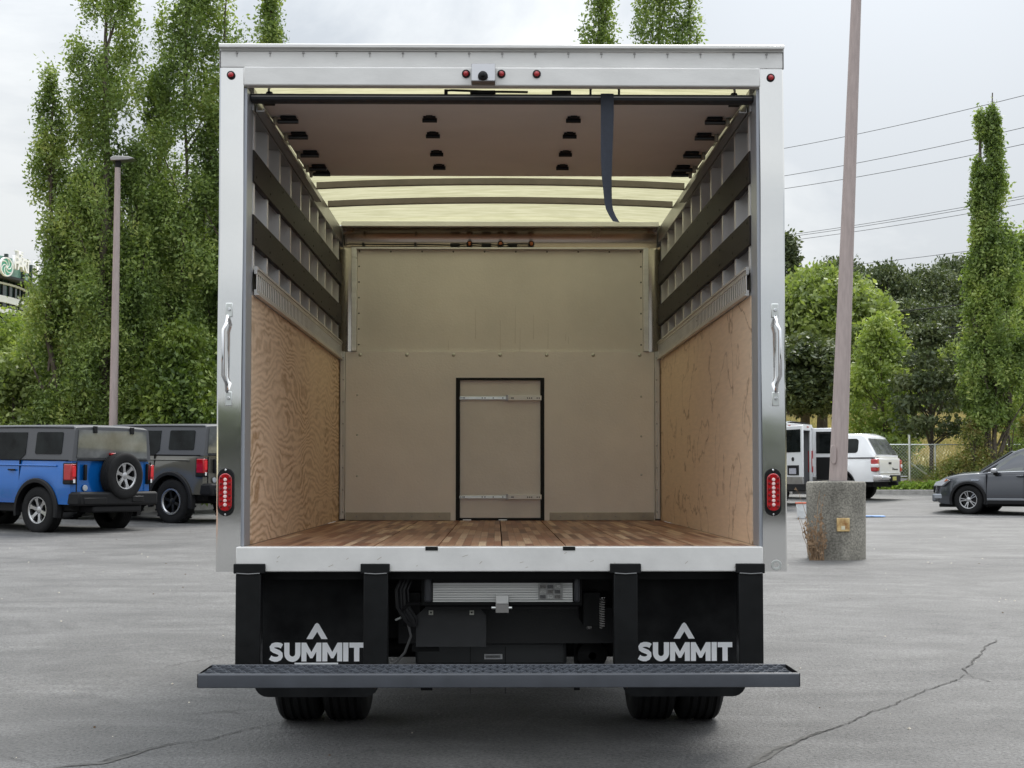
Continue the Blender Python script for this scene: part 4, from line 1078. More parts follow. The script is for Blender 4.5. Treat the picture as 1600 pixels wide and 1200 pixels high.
HDG = math.atan2(.59, -.81); HDG2 = math.atan2(.53, -.848)
def place_by_wheel(root, local, world):
    """move the thing so that the given local ground point stands on the given world point"""
    v = Matrix.Rotation(root.rotation_euler.z, 3, 'Z') @ Vector(local)
    root.location = Vector(world) - v
s1 = blocky_suv((0, 0, 0), HDG2, blue_p, 'bright blue four-door SUV with grey hardtop and a spare wheel on its tailgate', .81, 'six', 0.0)
place_by_wheel(s1, (-1.475, .80, 0), (-7.82, 24.55, G(-7.82, 24.55)))
s2 = blocky_suv((0, 0, 0), HDG2, grey_p, 'taupe grey four-door SUV on chunky tyres, half hidden behind the open truck', .88, 'beadlock', .07)
place_by_wheel(s2, (-1.475, .80, 0), (-6.22, 27.55, G(-6.22, 27.55)))
for t in (s1, s2): t.rotation_euler.y = -.018

# ---- crossover on the right
def crossover():
    T = empty('parked_crossover', (0, 0, 0), HDG); tag(T, 'dark slate grey crossover with five-spoke alloy wheels at the right edge', 'car')
    xw = (-1.33, 1.33); Rt = .36; rr = .405
    belt = lambda x: interp(x, [(-2.3, .95), (-2.1, 1.10), (-1.2, 1.10), (.9, 1.02), (1.15, 1.02), (1.6, .985), (2.0, .90), (2.2, .77), (2.30, .62)])
    hwd = lambda x: interp(x, [(-2.3, .72), (-2.1, .84), (-1.5, .905), (1.3, .91), (1.8, .87), (2.1, .76), (2.25, .62), (2.30, .52)])
    xs = stations(-2.30, 2.30, xw, rr, 34, (2.05, 2.12, 2.2, 2.25, 2.28))
    zb = arch(lambda x: interp(x, [(-2.3, .42), (-2, .28), (1.8, .24), (2.1, .27), (2.3, .42)]), xw, rr, Rt)
    shell(xs, zb, belt, lambda x: hwd(x), lambda x: hwd(x) * .955, crown=lambda x: interp(x, [(-2.3, .02), (.9, .06), (2.0, .07), (2.3, .03)]), r=.10, bulge=.028).build('body', slate_p, T, sm=.9)
    rz_ = lambda x: interp(x, [(-2.15, 1.12), (-1.95, 1.45), (-1.6, 1.60), (-.6, 1.665), (.0, 1.64), (.25, 1.56), (.62, 1.32), (1.08, 1.03)])
    tw = lambda x: interp(x, [(-2.15, .62), (-1.6, .60), (-.6, .62), (.1, .63), (.62, .74), (1.08, .82)])
    xs2 = fr(-2.15, 1.08, 26)
    shell(xs2, lambda x: min(belt(x) - .06, rz_(x) - .02), rz_, lambda x: interp(x, [(-2.15, .80), (-1.6, .855), (.6, .87), (1.08, .85)]), tw, crown=.04, r=.07, bulge=.02).build('cabin', slate_p, T, sm=.9)
    MB().box(-1.9, 1.9, -.68, .68, .2, .95).build('underbody', well_m, T)
    def yc(x, z):
        b, t = belt(x) - .06, rz_(x); u = min(1, max(0, (z - b) / max(.05, t - .07 - b)))
        B = interp(x, [(-2.15, .80), (-1.6, .855), (.6, .87), (1.08, .85)]); return B + (tw(x) - B) * u + .02 * math.sin(PI * u)
    def pane(name, o, m, off=.004):
        for s in (-1, 1):
            pts = [(x, s * (yc(x, z) + off), z) for x, z in o]
            nr = Vector(); v = [Vector(p) for p in pts]
            for i in range(len(v)): nr += v[i].cross(v[(i + 1) % len(v)])
            if nr.y * s < 0: pts = pts[::-1]
            MB().slab(pts, .004, .02).build(name, m, T)
    def up(xa, xb, n): return [(x, rz_(x) - .085) for x in fr(xa, xb, n)]
    def lo(xa, xb, n): return [(x, belt(x) + .015) for x in fr(xa, xb, n)]
    cg = mat('cabin_glass', (.05, .06, .055), .03, 0, spec=1.0, var=.6, vscale=2.5)
    pane('side_window', lo(.02, .80, 5) + up(.62, .02, 7), cg)
    pane('side_window', lo(-.95, -.05, 5) + up(-.05, -.95, 7), gtint)
    pane('quarter_window', lo(-1.6, -1.05, 4) + up(-1.05, -1.5, 5), gtint)
    pane('pillar_trim', [(.80, belt(.8) + .015), (1.0, belt(1.0) + .012), (.68, rz_(.68) - .065), (.62, rz_(.62) - .075)], black_m)
    for s in (-1, 1):
        MB().tube([(-1.6, s * (yc(-1.6, 1.12) + .012), 1.108), (.85, s * (yc(.85, 1.03) + .012), 1.030)], .010, 6).build('window_chrome', chrome, T, sm=True)
        MB().box(.58, .73, *sorted((s * .90, s * 1.08)), 1.02, 1.13).build('wing_mirror', mat('mirror_cap%d' % s, (.45, .46, .48), .2, .5), T, bevel=.035)
        MB().box(.60, .70, *sorted((s * .88, s * .95)), .97, 1.03).build('mirror_foot', black_m, T, bevel=.01)
        for x in (-.92, -.02): MB().box(x, x + .18, *sorted((s * .915, s * .955)), .93, .965).build('door_handle', slate_p, T, bevel=.012)
        for x in (.88, -.03): MB().box(x - .003, x + .003, *sorted((s * .87, s * .9385)), .36, 1.0).build('door_gap', black_m, T)
        MB().box(-.88, .86, *sorted((s * .88, s * .945)), .25, .36).build('sill_cladding', black_m, T, bevel=.02)
        MB().box(-.88, .86, *sorted((s * .90, s * .952)), .345, .40).build('sill_trim', mat('sill_silver%d' % s, (.22, .23, .25), .4, .5), T, bevel=.012)
        MB().slab([(1.98, s * .88, .70), (2.26, s * .66, .70), (2.18, s * .72, .80), (1.86, s * .885, .87), (1.80, s * .90, .84)][::-s], .018, .05).build('headlight', mat('headlamp_glass%d' % s, (.6, .62, .65), .08, .2), T, bevel=.01)
        MB().slab([(1.80, s * .905, .84), (1.92, s * .888, .80), (1.86, s * .888, .87)][::-s], .022, .03).build('side_marker', amber_l, T)
        MB().box(1.95, 2.22, *sorted((s * .70, s * .80)), .38, .50).build('fog_lamp_trim', mat('fog_trim%d' % s, (.35, .37, .4), .3, .4), T, bevel=.02)
        MB().box(1.06, 1.24, *sorted((s * .92, s * .938)), .835, .855).build('side_badge', mat('side_badge_mat%d' % s, (.6, .65, .75), .3, .4), T)
        MB().box(-2.25, -1.9, *sorted((s * .62, s * .86)), .88, 1.02).build('tail_lamp', red_l, T, bevel=.03)
    for xc in xw: flare('wheel_arch_flare', T, black_m, xc, Rt, rr - .01, rr + .055, .84, .942, R(-14), R(194))
    MB().box(2.20, 2.335, -.62, .62, .30, .50).build('front_bumper', mat('bumper_silver', (.20, .21, .23), .35, .4), T, bevel=.04)
    MB().box(2.22, 2.325, -.55, .55, .52, .70).build('grille', black_m, T, bevel=.03)
    MB().box(1.75, 2.16, -.60, .60, .17, .26).build('chin_trim', black_m, T, bevel=.02)
    MB().box(-2.32, -2.1, -.8, .8, .35, .62).build('rear_bumper', slate_p, T, bevel=.05)
    MB().slab([(1.04, -.76, 1.07), (1.04, .76, 1.07), (.34, .60, 1.535), (.34, -.60, 1.535)], .03, 0).build('windscreen', cg, T)
    MB().box(.05, .35, .20, .52, .9, 1.32).build('front_seat', alu_dark, T, bevel=.08)
    for x in xw:
        for s in (-1, 1): car_wheel(T, x, s, .795, Rt, .225, 'alloy5')
        MB().tube([(x, -.75, Rt), (x, .75, Rt)], .04, 8).build('axle', well_m, T)
    return T
c1 = crossover(); place_by_wheel(c1, (1.33, .80, 0), (P(1515, 800, 35).x, 35.0, G(11.7, 35)))

# ---- pickup with canopy
def pickup():
    T = empty('parked_pickup', (0, 0, 0), HDG); tag(T, 'white pickup truck with a matching canopy over its bed, chrome rear bumper', 'pickup truck')
    xw = (-1.85, 1.85); Rt = .42; rr = .50
    xs = stations(-3.0, 2.78, xw, rr, 30)
    zt = lambda x: interp(x, [(-3.0, 1.235), (.2, 1.25), (1.2, 1.26), (2.5, 1.18), (2.78, 1.0)])
    wf = lambda x: .985 * min(1, .93 + (x + 3.0) * .7) if x < -2.9 else interp(x, [(2.3, .985), (2.78, .86)])
    shell(xs, arch(.55, xw, rr, Rt), zt, wf, lambda x: wf(x) * .97, crown=.03, r=.07, bulge=.03).build('body', white_p, T, sm=.9)
    MB().box(-2.8, 2.6, -.75, .75, .40, 1.1).build('underbody', well_m, T)
    cz = lambda x: interp(x, [(-2.93, 1.34), (-2.60, 1.86), (-2.45, 1.93), (-.75, 1.97), (-.65, 1.9)])
    shell(fr(-2.93, -2.6, 5) + fr(-2.45, -.65, 8), lambda x: min(1.236, cz(x) - .03), cz, .935, lambda x: .935 - (cz(x) - 1.23) * .22, crown=.03, r=.07, bulge=.01).build('canopy', white_p, T, sm=.9)
    kz = lambda x: interp(x, [(-.64, 1.90), (-.4, 1.93), (.6, 1.93), (.85, 1.86), (1.55, 1.26)])
    shell([-.64, -.6, -.4, 0, .4, .6, .85, 1.0, 1.2, 1.4, 1.55], lambda x: min(1.24, kz(x) - .02), kz, .93, lambda x: .93 - (kz(x) - 1.24) * .27, crown=.03, r=.07, bulge=.01).build('cab', white_p, T, sm=.9)
    yf = lambda z: .935 - (z - 1.236) * .235 + .006
    side_pane('canopy_window', T, rrect(-2.42, -.85, 1.38, 1.79, .09), yf, gtint)
    side_pane('side_window', T, [(-.52, 1.33), (.28, 1.33), (.28, 1.82), (-.40, 1.82)], lambda z: .93 - (z - 1.24) * .27 + .012, gtint)
    side_pane('side_window', T, [(.38, 1.33), (1.28, 1.33), (.85, 1.76), (.38, 1.82)], lambda z: .93 - (z - 1.24) * .27 + .012, gtint)
    MB().slab([(-2.935, .80, 1.33), (-2.935, -.80, 1.33), (-2.65, -.70, 1.79), (-2.65, .70, 1.79)], .02, .0).build('canopy_rear_window', gclear, T, bevel=.004)
    MB().slab([(1.53, -.80, 1.29), (1.53, .80, 1.29), (.92, .70, 1.83), (.92, -.70, 1.83)], .02, .0).build('windscreen', gtint, T)
    for s in (-1, 1): MB().box(-2.93, -.66, *sorted((s * .93, s * .975)), 1.232, 1.25).build('canopy_seal', black_m, T)
    MB().box(-2.96, -2.92, -.80, .80, 1.222, 1.25).build('canopy_seal', black_m, T)
    tg = MB().box(-3.03, -2.97, -.80, .80, .72, 1.215).build('tailgate', white_p, T, bevel=.02)
    MB().box(-3.045, -3.02, -.75, .75, .80, .82).build('gate_crease', white_p, tg, bevel=.006)
    MB().box(-3.045, -3.028, -.10, .10, 1.06, 1.12).build('gate_handle', rimdark, tg, bevel=.01)
    # dark script badge low on the gate: a run of small strokes
    for i, (y, h) in enumerate(((-.30, .05), (-.36, .035), (-.42, .035), (-.48, .03), (-.54, .035), (-.60, .035), (-.22, .07))):
        MB().box(-3.036, -3.029, y - .02, y + .02, .895, .895 + h).build('script_badge', rimdark, tg)
    for s in (-1, 1):
        tl = MB().box(-3.035, -2.83, *sorted((s * .81, s * .997)), .84, 1.20).build('tail_lamp', red_l, T, bevel=.03)
        MB().box(-3.045, -2.82, *sorted((s * .85, s * 1.004)), .95, 1.07).build('reverse_lens', white_l, tl, bevel=.03)
        MB().box(-.4, .2, *sorted((s * .985, s * 1.02)), 1.05, 1.09).build('door_handle', white_p, T, bevel=.01)
        MB().box(1.15, 1.35, *sorted((s * .95, s * 1.18)), 1.22, 1.45).build('wing_mirror', white_p, T, bevel=.04)
        for x in (-.68, .32, 1.36): MB().box(x - .005, x + .005, *sorted((s * .95, s * 1.018)), .60, 1.2).build('door_gap', black_m, T)
        MB().box(2.55, 2.80, *sorted((s * .6, s * .93)), .9, 1.1).build('headlight', white_l, T, bevel=.03)
    bp = MB().prism([(-3.17, .60), (-3.20, .66), (-3.17, .735), (-2.90, .74), (-2.90, .55)], 'y', -.99, .99).build('rear_bumper', chrome, T, bevel=.02)
    MB().box(-3.215, -3.165, -.36, .36, .55, .745).build('bumper_step', black_m, bp, bevel=.01)
    MB().box(-3.222, -3.213, .0, .29, .59, .70).build('number_plate', mat('yellow_plate', (.42, .40, .10), .5, 0, var=.4, vscale=30), bp)
    MB().box(-3.26, -3.0, -.06, .06, .45, .55).build('tow_hitch', black_m, T, bevel=.01)
    MB().box(2.7, 2.9, -.95, .95, .5, .8).build('front_bumper', chrome, T, bevel=.04)
    for xc in xw: flare('wheel_arch_lip', T, black_m, xc, Rt, rr - .012, rr + .03, .94, 1.012, R(-8), R(188))
    for x in xw:
        for s in (-1, 1): car_wheel(T, x, s, .86, Rt, .28, 'truck5')
        MB().tube([(x, -.8, Rt), (x, .8, Rt)], .06, 8).build('axle', well_m, T)
    return T
k1 = pickup(); place_by_wheel(k1, (-3.0, .98, 0), (P(1370, 781, 40.3).x, 40.3, G(11, 40.3)))

# ---- van with open rear doors
def van():
    T = empty('parked_van', (0, 0, 0), HDG); tag(T, 'white cargo van with both rear doors standing open and tools inside', 'van')
    L0, W2, Hh = -2.6, 1.0, 2.27
    xw = (-1.55, 1.9); Rt = .36; rr = .42
    xs = stations(L0, 3.0, xw, rr, 24)
    wtf = lambda x: interp(x, [(-2.6, .90), (1.2, .90), (2.2, .86), (3.0, .7)])
    zt = lambda x: interp(x, [(L0, Hh - .03), (L0 + .1, Hh), (1.2, Hh), (1.9, 1.75), (2.4, 1.2), (3.0, .95)])
    m_ = shell(xs, arch(.32, xw, rr, Rt), zt, lambda x: interp(x, [(1.8, W2), (3.0, .85)]), wtf, crown=.05, r=.12, bulge=.02)
    m_.f = m_.f[:-2] + [m_.f[-1]]        # the rear end stays open
    m_.build('body', white_p, T, sm=.9)
    MB().box(L0 + .02, 2.4, -.86, .86, .40, .62).build('cargo_floor', mat('grey_cargo_mat', (.12, .12, .12), .8), T)
    for s in (-1, 1): MB().box(L0 + .02, 1.2, *sorted((s * .86, s * .875)), .62, 2.1).build('inner_lining', mat('lining%d' % s, (.16, .16, .17), .7), T)
    MB().box(1.15, 1.2, -.86, .86, .6, 2.15).build('bulkhead', mat('van_bulkhead', (.2, .2, .21), .7), T)
    fm = MB(); fm.box(L0 - .01, L0 + .05, -1.0, -.80, .62, 2.17); fm.box(L0 - .01, L0 + .05, .80, 1.0, .62, 2.17); fm.box(L0 - .01, L0 + .05, -.93, .93, 2.06, 2.24)
    fm.build('rear_frame', white_p, T, bevel=.02)
    for y in (-.6, -.2, .2, .6): MB().box(L0 - .03, L0 - .008, y - .05, y + .05, 2.15, 2.18).build('roof_lamp', red_l, T)
    MB().box(L0 - .12, L0 + .05, -.98, .98, .42, .615).build('rear_step', black_m, T, bevel=.02)
    for s in (-1, 1):
        tl = MB().box(L0 - .025, L0 + .10, *sorted((s * .84, s * 1.012)), .92, 1.52).build('tail_lamp', red_l, T, bevel=.02)
        MB().box(L0 - .035, L0 + .09, *sorted((s * .87, s * 1.018)), 1.08, 1.30).build('clear_lens', white_l, tl, bevel=.01)
    # doors: each an outer skin, dark window and a lower plate recess, hinged at the body sides
    def door(s, ang):
        D = empty('rear_door', (L0 - .02, s * .90, 0), 0, T)
        D.rotation_euler = (0, 0, ang)
        y0, y1 = sorted((0, -s * .88))
        MB().box(-.05, 0, y0, y1, .60, 2.14).build('door_panel', white_p, D, bevel=.02)
        yy0, yy1 = sorted((-s * .10, -s * .80))
        MB().box(-.062, -.045, yy0, yy1, 1.44, 2.04).build('door_window', gtint, D, bevel=.01)
        MB().box(-.005, .010, yy0, yy1, 1.44, 2.04).build('inner_window', gtint, D)
        MB().box(-.003, .02, yy0, yy1, .72, 1.34).build('inner_lining', rimdark, D, bevel=.02)
        if s > 0:
            MB().box(-.07, -.045, -.72, -.20, .84, 1.10).build('plate_recess', black_m, D, bevel=.01)
            MB().box(-.078, -.068, -.62, -.30, .87, 1.02).build('number_plate', mat('van_plate', (.4, .4, .45), .5, 0, var=.3, vscale=40), D)
            MB().lathe([(0, -.07), (.05, -.068), (.055, -.05)], (0, -.45, 1.26), 'x', 16).build('oval_badge', rimdark, D)
        MB().box(-.058, .0, y0, y1, .60, .80).build('lower_trim', alu_dark, D, bevel=.01)
    door(1, R(-122)); door(-1, R(100))
    # load: shelf rack, coloured tools and cans
    sh = MB()
    for z in (.95, 1.35, 1.75): sh.box(-2.35, .6, -.84, -.42, z, z + .025)
    for x in (-2.33, -1.2, .55): sh.box(x, x + .03, -.84, -.42, .62, 1.95)
    sh.build('shelf_rack', alu_dull, T)
    for i, (x, y, z, a, b, h, c) in enumerate(((-2.25, -.62, 1.78, .12, .12, .2, (.5, .18, .03)), (-2.0, -.6, 1.78, .3, .25, .22, (.03, .08, .3)), (-2.25, -.6, 1.375, .12, .12, .26, (.6, .6, .55)), (-1.95, -.6, 1.375, .28, .25, .2, (.35, .03, .03)), (-2.2, -.6, .975, .3, .25, .28, (.1, .1, .1)), (-2.3, -.60, 1.0, .08, .12, .22, (.55, .5, .05)), (-2.2, .3, .62, .5, .5, .42, (.22, .22, .23)), (-2.3, .65, .62, .3, .3, .9, (.08, .08, .09)), (-2.3, .02, .62, .22, .22, .30, (.5, .55, .05)))):
        MB().box(x, x + a, y, y + b, z, z + h).build('tool_crate', mat('crate%d' % i, c, .5), T, bevel=.01)
    MB().slab([(1.95, -.78, 1.78), (1.95, .78, 1.78), (1.25, .74, 2.22), (1.25, -.74, 2.22)], .02).build('windscreen', gtint, T)
    for x in xw:
        for s in (-1, 1): car_wheel(T, x, s, .85, Rt, .225, 'at')
        MB().tube([(x, -.8, Rt), (x, .8, Rt)], .05, 8).build('axle', well_m, T)
    return T
v1 = van(); place_by_wheel(v1, (-2.62, 1.0, 0), (P(1224, 700, 37.6).x, 37.6, G(7.7, 37.6)))

# ------------------------------------------------------------------ lamp posts, base and small things
def gz(p): return G(p.x, p.y)
a = P(176.5, 660, 31.5); top = P(184, 262, 31.5)
LP = empty('street_lamp', (a.x, 31.5, G(a.x, 31.5) + .12)); tag(LP, 'tall pinkish grey lamp post with a flat grey lamp head behind the SUVs', 'street lamp')
h = top.z - LP.location.z; dx = top.x - a.x
MB().tube([(0, 0, 0), (dx * .5, 0, h * .5), (dx, 0, h)], [.105, .085, .062], 14).build('pole', polem, LP, sm=True)
MB().tube([(dx, 0, h), (dx + .01, 0, h + .16)], [.065, .07], 12).build('tenon', black_m, LP, sm=True)
MB().prism([(-.09, h + .13), (-.10, h + .20), (-.02, h + .245), (.30, h + .235), (.44, h + .185), (.30, h + .15)], 'y', -.14, .14).build('lamp_head', alu_dark, LP, bevel=.015)

BY = 19.5; BX = P(1307, 873, BY).x; BZ = G(BX, BY); BR = .40; BH = 1.055
rows = []
rnd = random.Random(3)
for z, rr in ((-.1, BR * .98), (.02, BR * .975), (.3, BR * .985), (.6, BR * .99), (.95, BR * 1.005), (1.02, BR * 1.01), (1.045, BR * .99), (1.055, BR * .95), (1.06, BR * .5), (1.06, .01)):
    rows.append([((rr + .006 * mnoise.noise(Vector((math.cos(t) * 3, math.sin(t) * 3, z * 4)))) * math.cos(t), (rr + .006 * mnoise.noise(Vector((math.cos(t) * 3, math.sin(t) * 3, z * 4)))) * math.sin(t), z) for t in fr(0, 2 * PI, 49)[:-1]])
def conc():
    m = mat('stained_concrete', (.20, .185, .15), .92, 0, bump=.35, bscale=45); t = m.node_tree; b = t.nodes['Principled BSDF']
    co = N(t, 'ShaderNodeTexCoord')
    v = N(t, 'ShaderNodeTexNoise'); v.inputs['Scale'].default_value = 42; v.inputs['Detail'].default_value = 3; t.links.new(co.outputs['Object'], v.inputs[0])
    r = N(t, 'ShaderNodeValToRGB'); r.color_ramp.elements[0].position = .34; r.color_ramp.elements[0].color = (.155, .147, .125, 1); r.color_ramp.elements[1].position = .66; r.color_ramp.elements[1].color = (.33, .31, .265, 1)
    t.links.new(v.outputs[0], r.inputs[0])
    q = N(t, 'ShaderNodeMapping'); q.inputs['Scale'].default_value = (2.5, 2.5, 1.2); t.links.new(co.outputs['Object'], q.inputs[0])
    st = N(t, 'ShaderNodeTexNoise'); st.inputs['Scale'].default_value = 1; st.inputs['Detail'].default_value = 5; t.links.new(q.outputs[0], st.inputs[0])
    rg = N(t, 'ShaderNodeMapRange'); rg.inputs[1].default_value = .35; rg.inputs[2].default_value = .68; rg.inputs[3].default_value = .62; rg.inputs[4].default_value = 1.25; t.links.new(st.outputs[0], rg.inputs[0])
    mm = N(t, 'ShaderNodeMixRGB', blend_type='MULTIPLY'); mm.inputs[0].default_value = 1; t.links.new(r.outputs[0], mm.inputs[1]); t.links.new(rg.outputs[0], mm.inputs[2]); t.links.new(mm.outputs[0], b.inputs['Base Color'])
    return m
m_ = MB().grid(rows, wrap=True)
cb_ = m_.build('concrete_pole_base', conc(), sm=True, loc=(BX, BY, BZ))
tag(cb_, 'round pitted concrete base under the tall pole right of the truck', 'concrete base')
cp = MB().box(-.085, .085, -BR * 1.035, -BR * .90, .385, .565).build('cover_plate', mat('rusty_cream_plate', (.55, .42, .20), .6, .1, var=.45, vscale=9, var2=(.26, .11, .03)), cb_, bevel=.006)
MB().box(-.03, .02, -BR * 1.045, -BR * 1.034, .41, .46).build('plate_label', mat('plate_white', (.66, .62, .46), .5), cp)
LP2 = empty('light_pole', (BX, BY, BZ + BH)); tag(LP2, 'tall pinkish grey tapering pole standing on the round concrete base', 'pole')
t2 = P(1334.5, 0, BY); dx = t2.x - BX; hh = t2.z - (BZ + BH)
MB().tube([(0.03, 0, .0), (0.03 + dx * .5, 0, hh * .5), (0.03 + dx, 0, hh), (0.03 + dx * 1.25, 0, hh * 1.25)], [.122, .094, .070, .056], 20).build('pole', polem, LP2, sm=True)
MB().prism([(x * .5 - .06, z + .0) for x, z in rrect(-.075, .075, .24, .50, .07)], 'y', -.134, -.10).build('hand_hole_cover', polem, LP2, bevel=.004)
MB().box(-.18 + .03, .18 + .03, -.18, .18, -.004, .012).build('base_flange', alu_dark, LP2)

wd = MB(); rnd = random.Random(9)
for i in range(46):
    x0, y0 = rnd.uniform(-.1, .12), rnd.uniform(-.06, .03); hgt = rnd.uniform(.15, .62) if i > 3 else rnd.uniform(.85, .95); lean = rnd.uniform(-.35, .2)
    pts = [(x0, y0, 0)]; x, y = x0, y0
    for k in range(5):
        x += lean * hgt / 5 + rnd.uniform(-.02, .02); y += rnd.uniform(-.02, .015); pts.append((x, y, hgt * (k + 1) / 5))
    wd.tube(pts, [.006, .005, .004, .004, .003, .002], 4)
    for k in range(4):
        q = pts[rnd.randint(2, 5)]; a_ = rnd.uniform(0, 6.28); l = rnd.uniform(.02, .06)
        wd.add([q, (q[0] + l * math.cos(a_), q[1] - abs(l * math.sin(a_)), q[2] + l * .3), (q[0] + l * .6 * math.cos(a_ + .5), q[1] - l * .2, q[2] + l)], [(0, 1, 2)])
o = wd.build('dry_weed', mat('dry_stalk', (.30, .20, .12), .9, 0, var=.35, vscale=12), loc=(BX - .36, BY - .36, G(BX - .36, BY - .36)))
tag(o, 'clump of dead brown weeds growing against the concrete pole base', 'weed')

p = P(1255, 795, 33.0); bz = G(p.x, 33)
BK_ = empty('bucket', (p.x, 33, bz)); tag(BK_, 'white plastic bucket with an orange rim on the asphalt beside the van', 'bucket')
MB().lathe([(0, 0.0), (.135, 0), (.15, .15), (.165, .34), (.155, .34), (.14, .15), (0, .02)], (0, 0, 0), 'z', 28).build('pail', white_p, BK_, sm=True)
MB().lathe([(.160, .335), (.182, .34), (.182, .365), (.16, .368), (.155, .35)], (0, 0, 0), 'z', 28).build('rim', mat('orange_rim', (.62, .12, .05), .5), BK_, sm=True)
MB().tube([(.17 * math.cos(t), -.09 - .07 * math.sin(t), .30 - .14 * math.sin(t)) for t in fr(0, PI, 12)], .004, 5).build('handle', zinc, BK_, sm=True)
p = P(1362, 790, 33.5); z = G(p.x, 33.5)
MT = MB().box(-.28, .28, -.2, .2, .0, .035).build('folded_mat', mat('blue_white_mat', (.20, .32, .55), .7, 0, var=.6, vscale=6), loc=(p.x, 33.5, z + .002), bevel=.015)
tag(MT, 'small folded blue and white mat lying on the asphalt', 'mat')
pts = []
for i, (x, y_) in enumerate(((.3, .1), (1.2, .25), (2.6, .1), (4.0, -.2), (4.3, -.5), (3.2, -.45), (1.4, -.25), (.2, -.3))):
    pts.append((p.x + x, 33.5 + y_, G(p.x + x, 33.5 + y_) + .010))
tag(MB().tube(pts, .006, 6).build('water_hose', alu_dark, sm=True), 'thin dark hose trailing over the asphalt from the folded mat', 'hose')

# ------------------------------------------------------------------ fence, wall and lines behind the lot
FY = 48.2
FN = empty('chain_link_fence', (0, FY, 0)); tag(FN, 'chain link fence with steel posts between the lot and the dry meadow', 'fence')
fx = [1180, 1290, 1421, 1461, 1540, 1640, 1760, 1900]
FX = [P(x, 700, FY).x for x in fx]; FH = 1.45
for i, x in enumerate(FX):
    hgt = 1.75 if i == 2 else FH
    MB().tube([(x, 0, hz(x, FY) - .1), (x, 0, hz(x, FY) + hgt)], .045 if i == 2 else .03, 8).build('post', zinc, FN, sm=True)
for a_, b_ in zip(FX, FX[1:]):
    MB().tube([(a_, 0, hz(a_, FY) + FH - .03), (b_, 0, hz(b_, FY) + FH - .03)], .021, 6).build('top_rail', zinc, FN, sm=True)
MB().tube([(FX[2], -.02, hz(FX[2], FY) + .8), (FX[3] + .05, -.06, hz(FX[3], FY) + .15)], .03, 6).build('brace', zinc, FN, sm=True)
cl = MB(); x0, x1 = FX[0], FX[-1]; st_ = .11; n = int((x1 - x0 + FH) / st_)
for s in (-1, 1):
    for i in range(n):
        xa = x0 + i * st_ - (FH if s > 0 else 0); xb = xa + FH; za, zb = (0, FH) if s > 0 else (FH, 0)
        if xa < x0 or xb > x1: continue
        g0 = hz((xa + xb) / 2, FY); w_ = .004
        cl.add([(xa - w_, .002 * s, g0 + za), (xa + w_, .002 * s, g0 + za), (xb + w_, .002 * s, g0 + zb), (xb - w_, .002 * s, g0 + zb)], [(0, 1, 2, 3)])
cl.build('wire_mesh', zinc, FN, kind='stuff')

WL = empty('highway_wall', (0, 118, 0)); tag(WL, 'long low grey concrete wall with a rail running along the top of the meadow', 'wall')
x = -60
while x < 120:
    z0 = hz(x + 2, 118) - .5
    MB().box(x, x + 5.98, -.12, .12, z0, z0 + 1.9).build('wall_panel', mat('wall_grey' + str(x), (.30 + .03 * math.sin(x), .28 + .03 * math.sin(x), .25), .9, 0, var=.15, vscale=.8), WL)
    MB().box(x + 5.9, x + 6.02, -.22, .22, z0, z0 + 2.2).build('wall_post', concrete, WL)
    MB().box(x, x + 5.98, -.05, .05, z0 + 2.25, z0 + 2.5).build('guard_rail', mat('rail_blue_grey' + str(x), (.22, .26, .32), .5, .5), WL)
    x += 6

def wire(p1, y1, p2, y2, name_lbl, r_=.018):
    a, b = P(*p1, y1), P(*p2, y2); d = b - a
    A, B = a - d * 1.2, b + d * .8
    pts = [A.lerp(B, t) + Vector((0, 0, -1.2 * 4 * t * (1 - t) + 1.2 * 4 * .6 * .4)) for t in fr(0, 1, 24)]
    tag(MB().tube(pts, r_, 5).build('power_line', black_m, sm=True), name_lbl, 'power line', 'overhead wires')
wire((1225, 232), 95, (1600, 155), 80, 'highest overhead wire crossing the sky on the right of the pole')
wire((1225, 275), 95, (1600, 205), 80, 'second overhead wire down, crossing the columnar tree near its tip')
wire((1225, 295), 95, (1600, 231), 80, 'third overhead wire down, just below the second one')
wire((1225, 368), 110, (1600, 311), 95, 'upper wire of the close trio halfway down the right sky')
wire((1225, 371), 110, (1600, 315), 95, 'middle wire of the close trio halfway down the right sky')
wire((1225, 377), 110, (1600, 323), 95, 'lowest wire of the close trio halfway down the right sky')
wire((1225, 424), 110, (1600, 385), 95, 'faint wire just above the tops of the dark oaks')
wire((1225, 501), 75, (1600, 470), 65, 'dark wire crossing the oaks, uppermost of three', .028)
wire((1225, 526), 75, (1600, 508), 65, 'dark wire crossing the oaks, middle of three', .03)
wire((1225, 539), 75, (1600, 516), 65, 'dark wire crossing the oaks, lowest of three', .04)

# ------------------------------------------------------------------ building with the round glass corner
BC = P(-186, 600, 105); RB = 10.0
BD = empty('office_building', (BC.x, 105, 0)); tag(BD, 'dark green glass office block with a curved corner, white bands and a roof sign', 'building')
def zat(py, Y=96.0): return P(20, py, Y).z
def cyl(r, z0, z1, n=72): return MB().lathe([(0, z0), (r, z0), (r, z1), (0, z1)], (0, 0, 0), 'z', n)
cyl(RB, 0, zat(412)).build('glass_drum', glass_b, BD, sm=.3)
for py0, py1 in ((424, 421), (454, 443), (472, 463)):
    cyl(RB + .18, zat(py0), zat(py1)).build('white_band', band_m, BD, sm=.3)
cyl(RB + .9, zat(416), zat(412)).build('roof_overhang', mat('dark_soffit', (.02, .022, .02), .5), BD, sm=.3)
cyl(RB + .2, zat(412), zat(378)).build('sign_parapet', mat('pale_green_screen', (.16, .30, .24), .3, 0, var=.5, vscale=.5), BD, sm=.3)
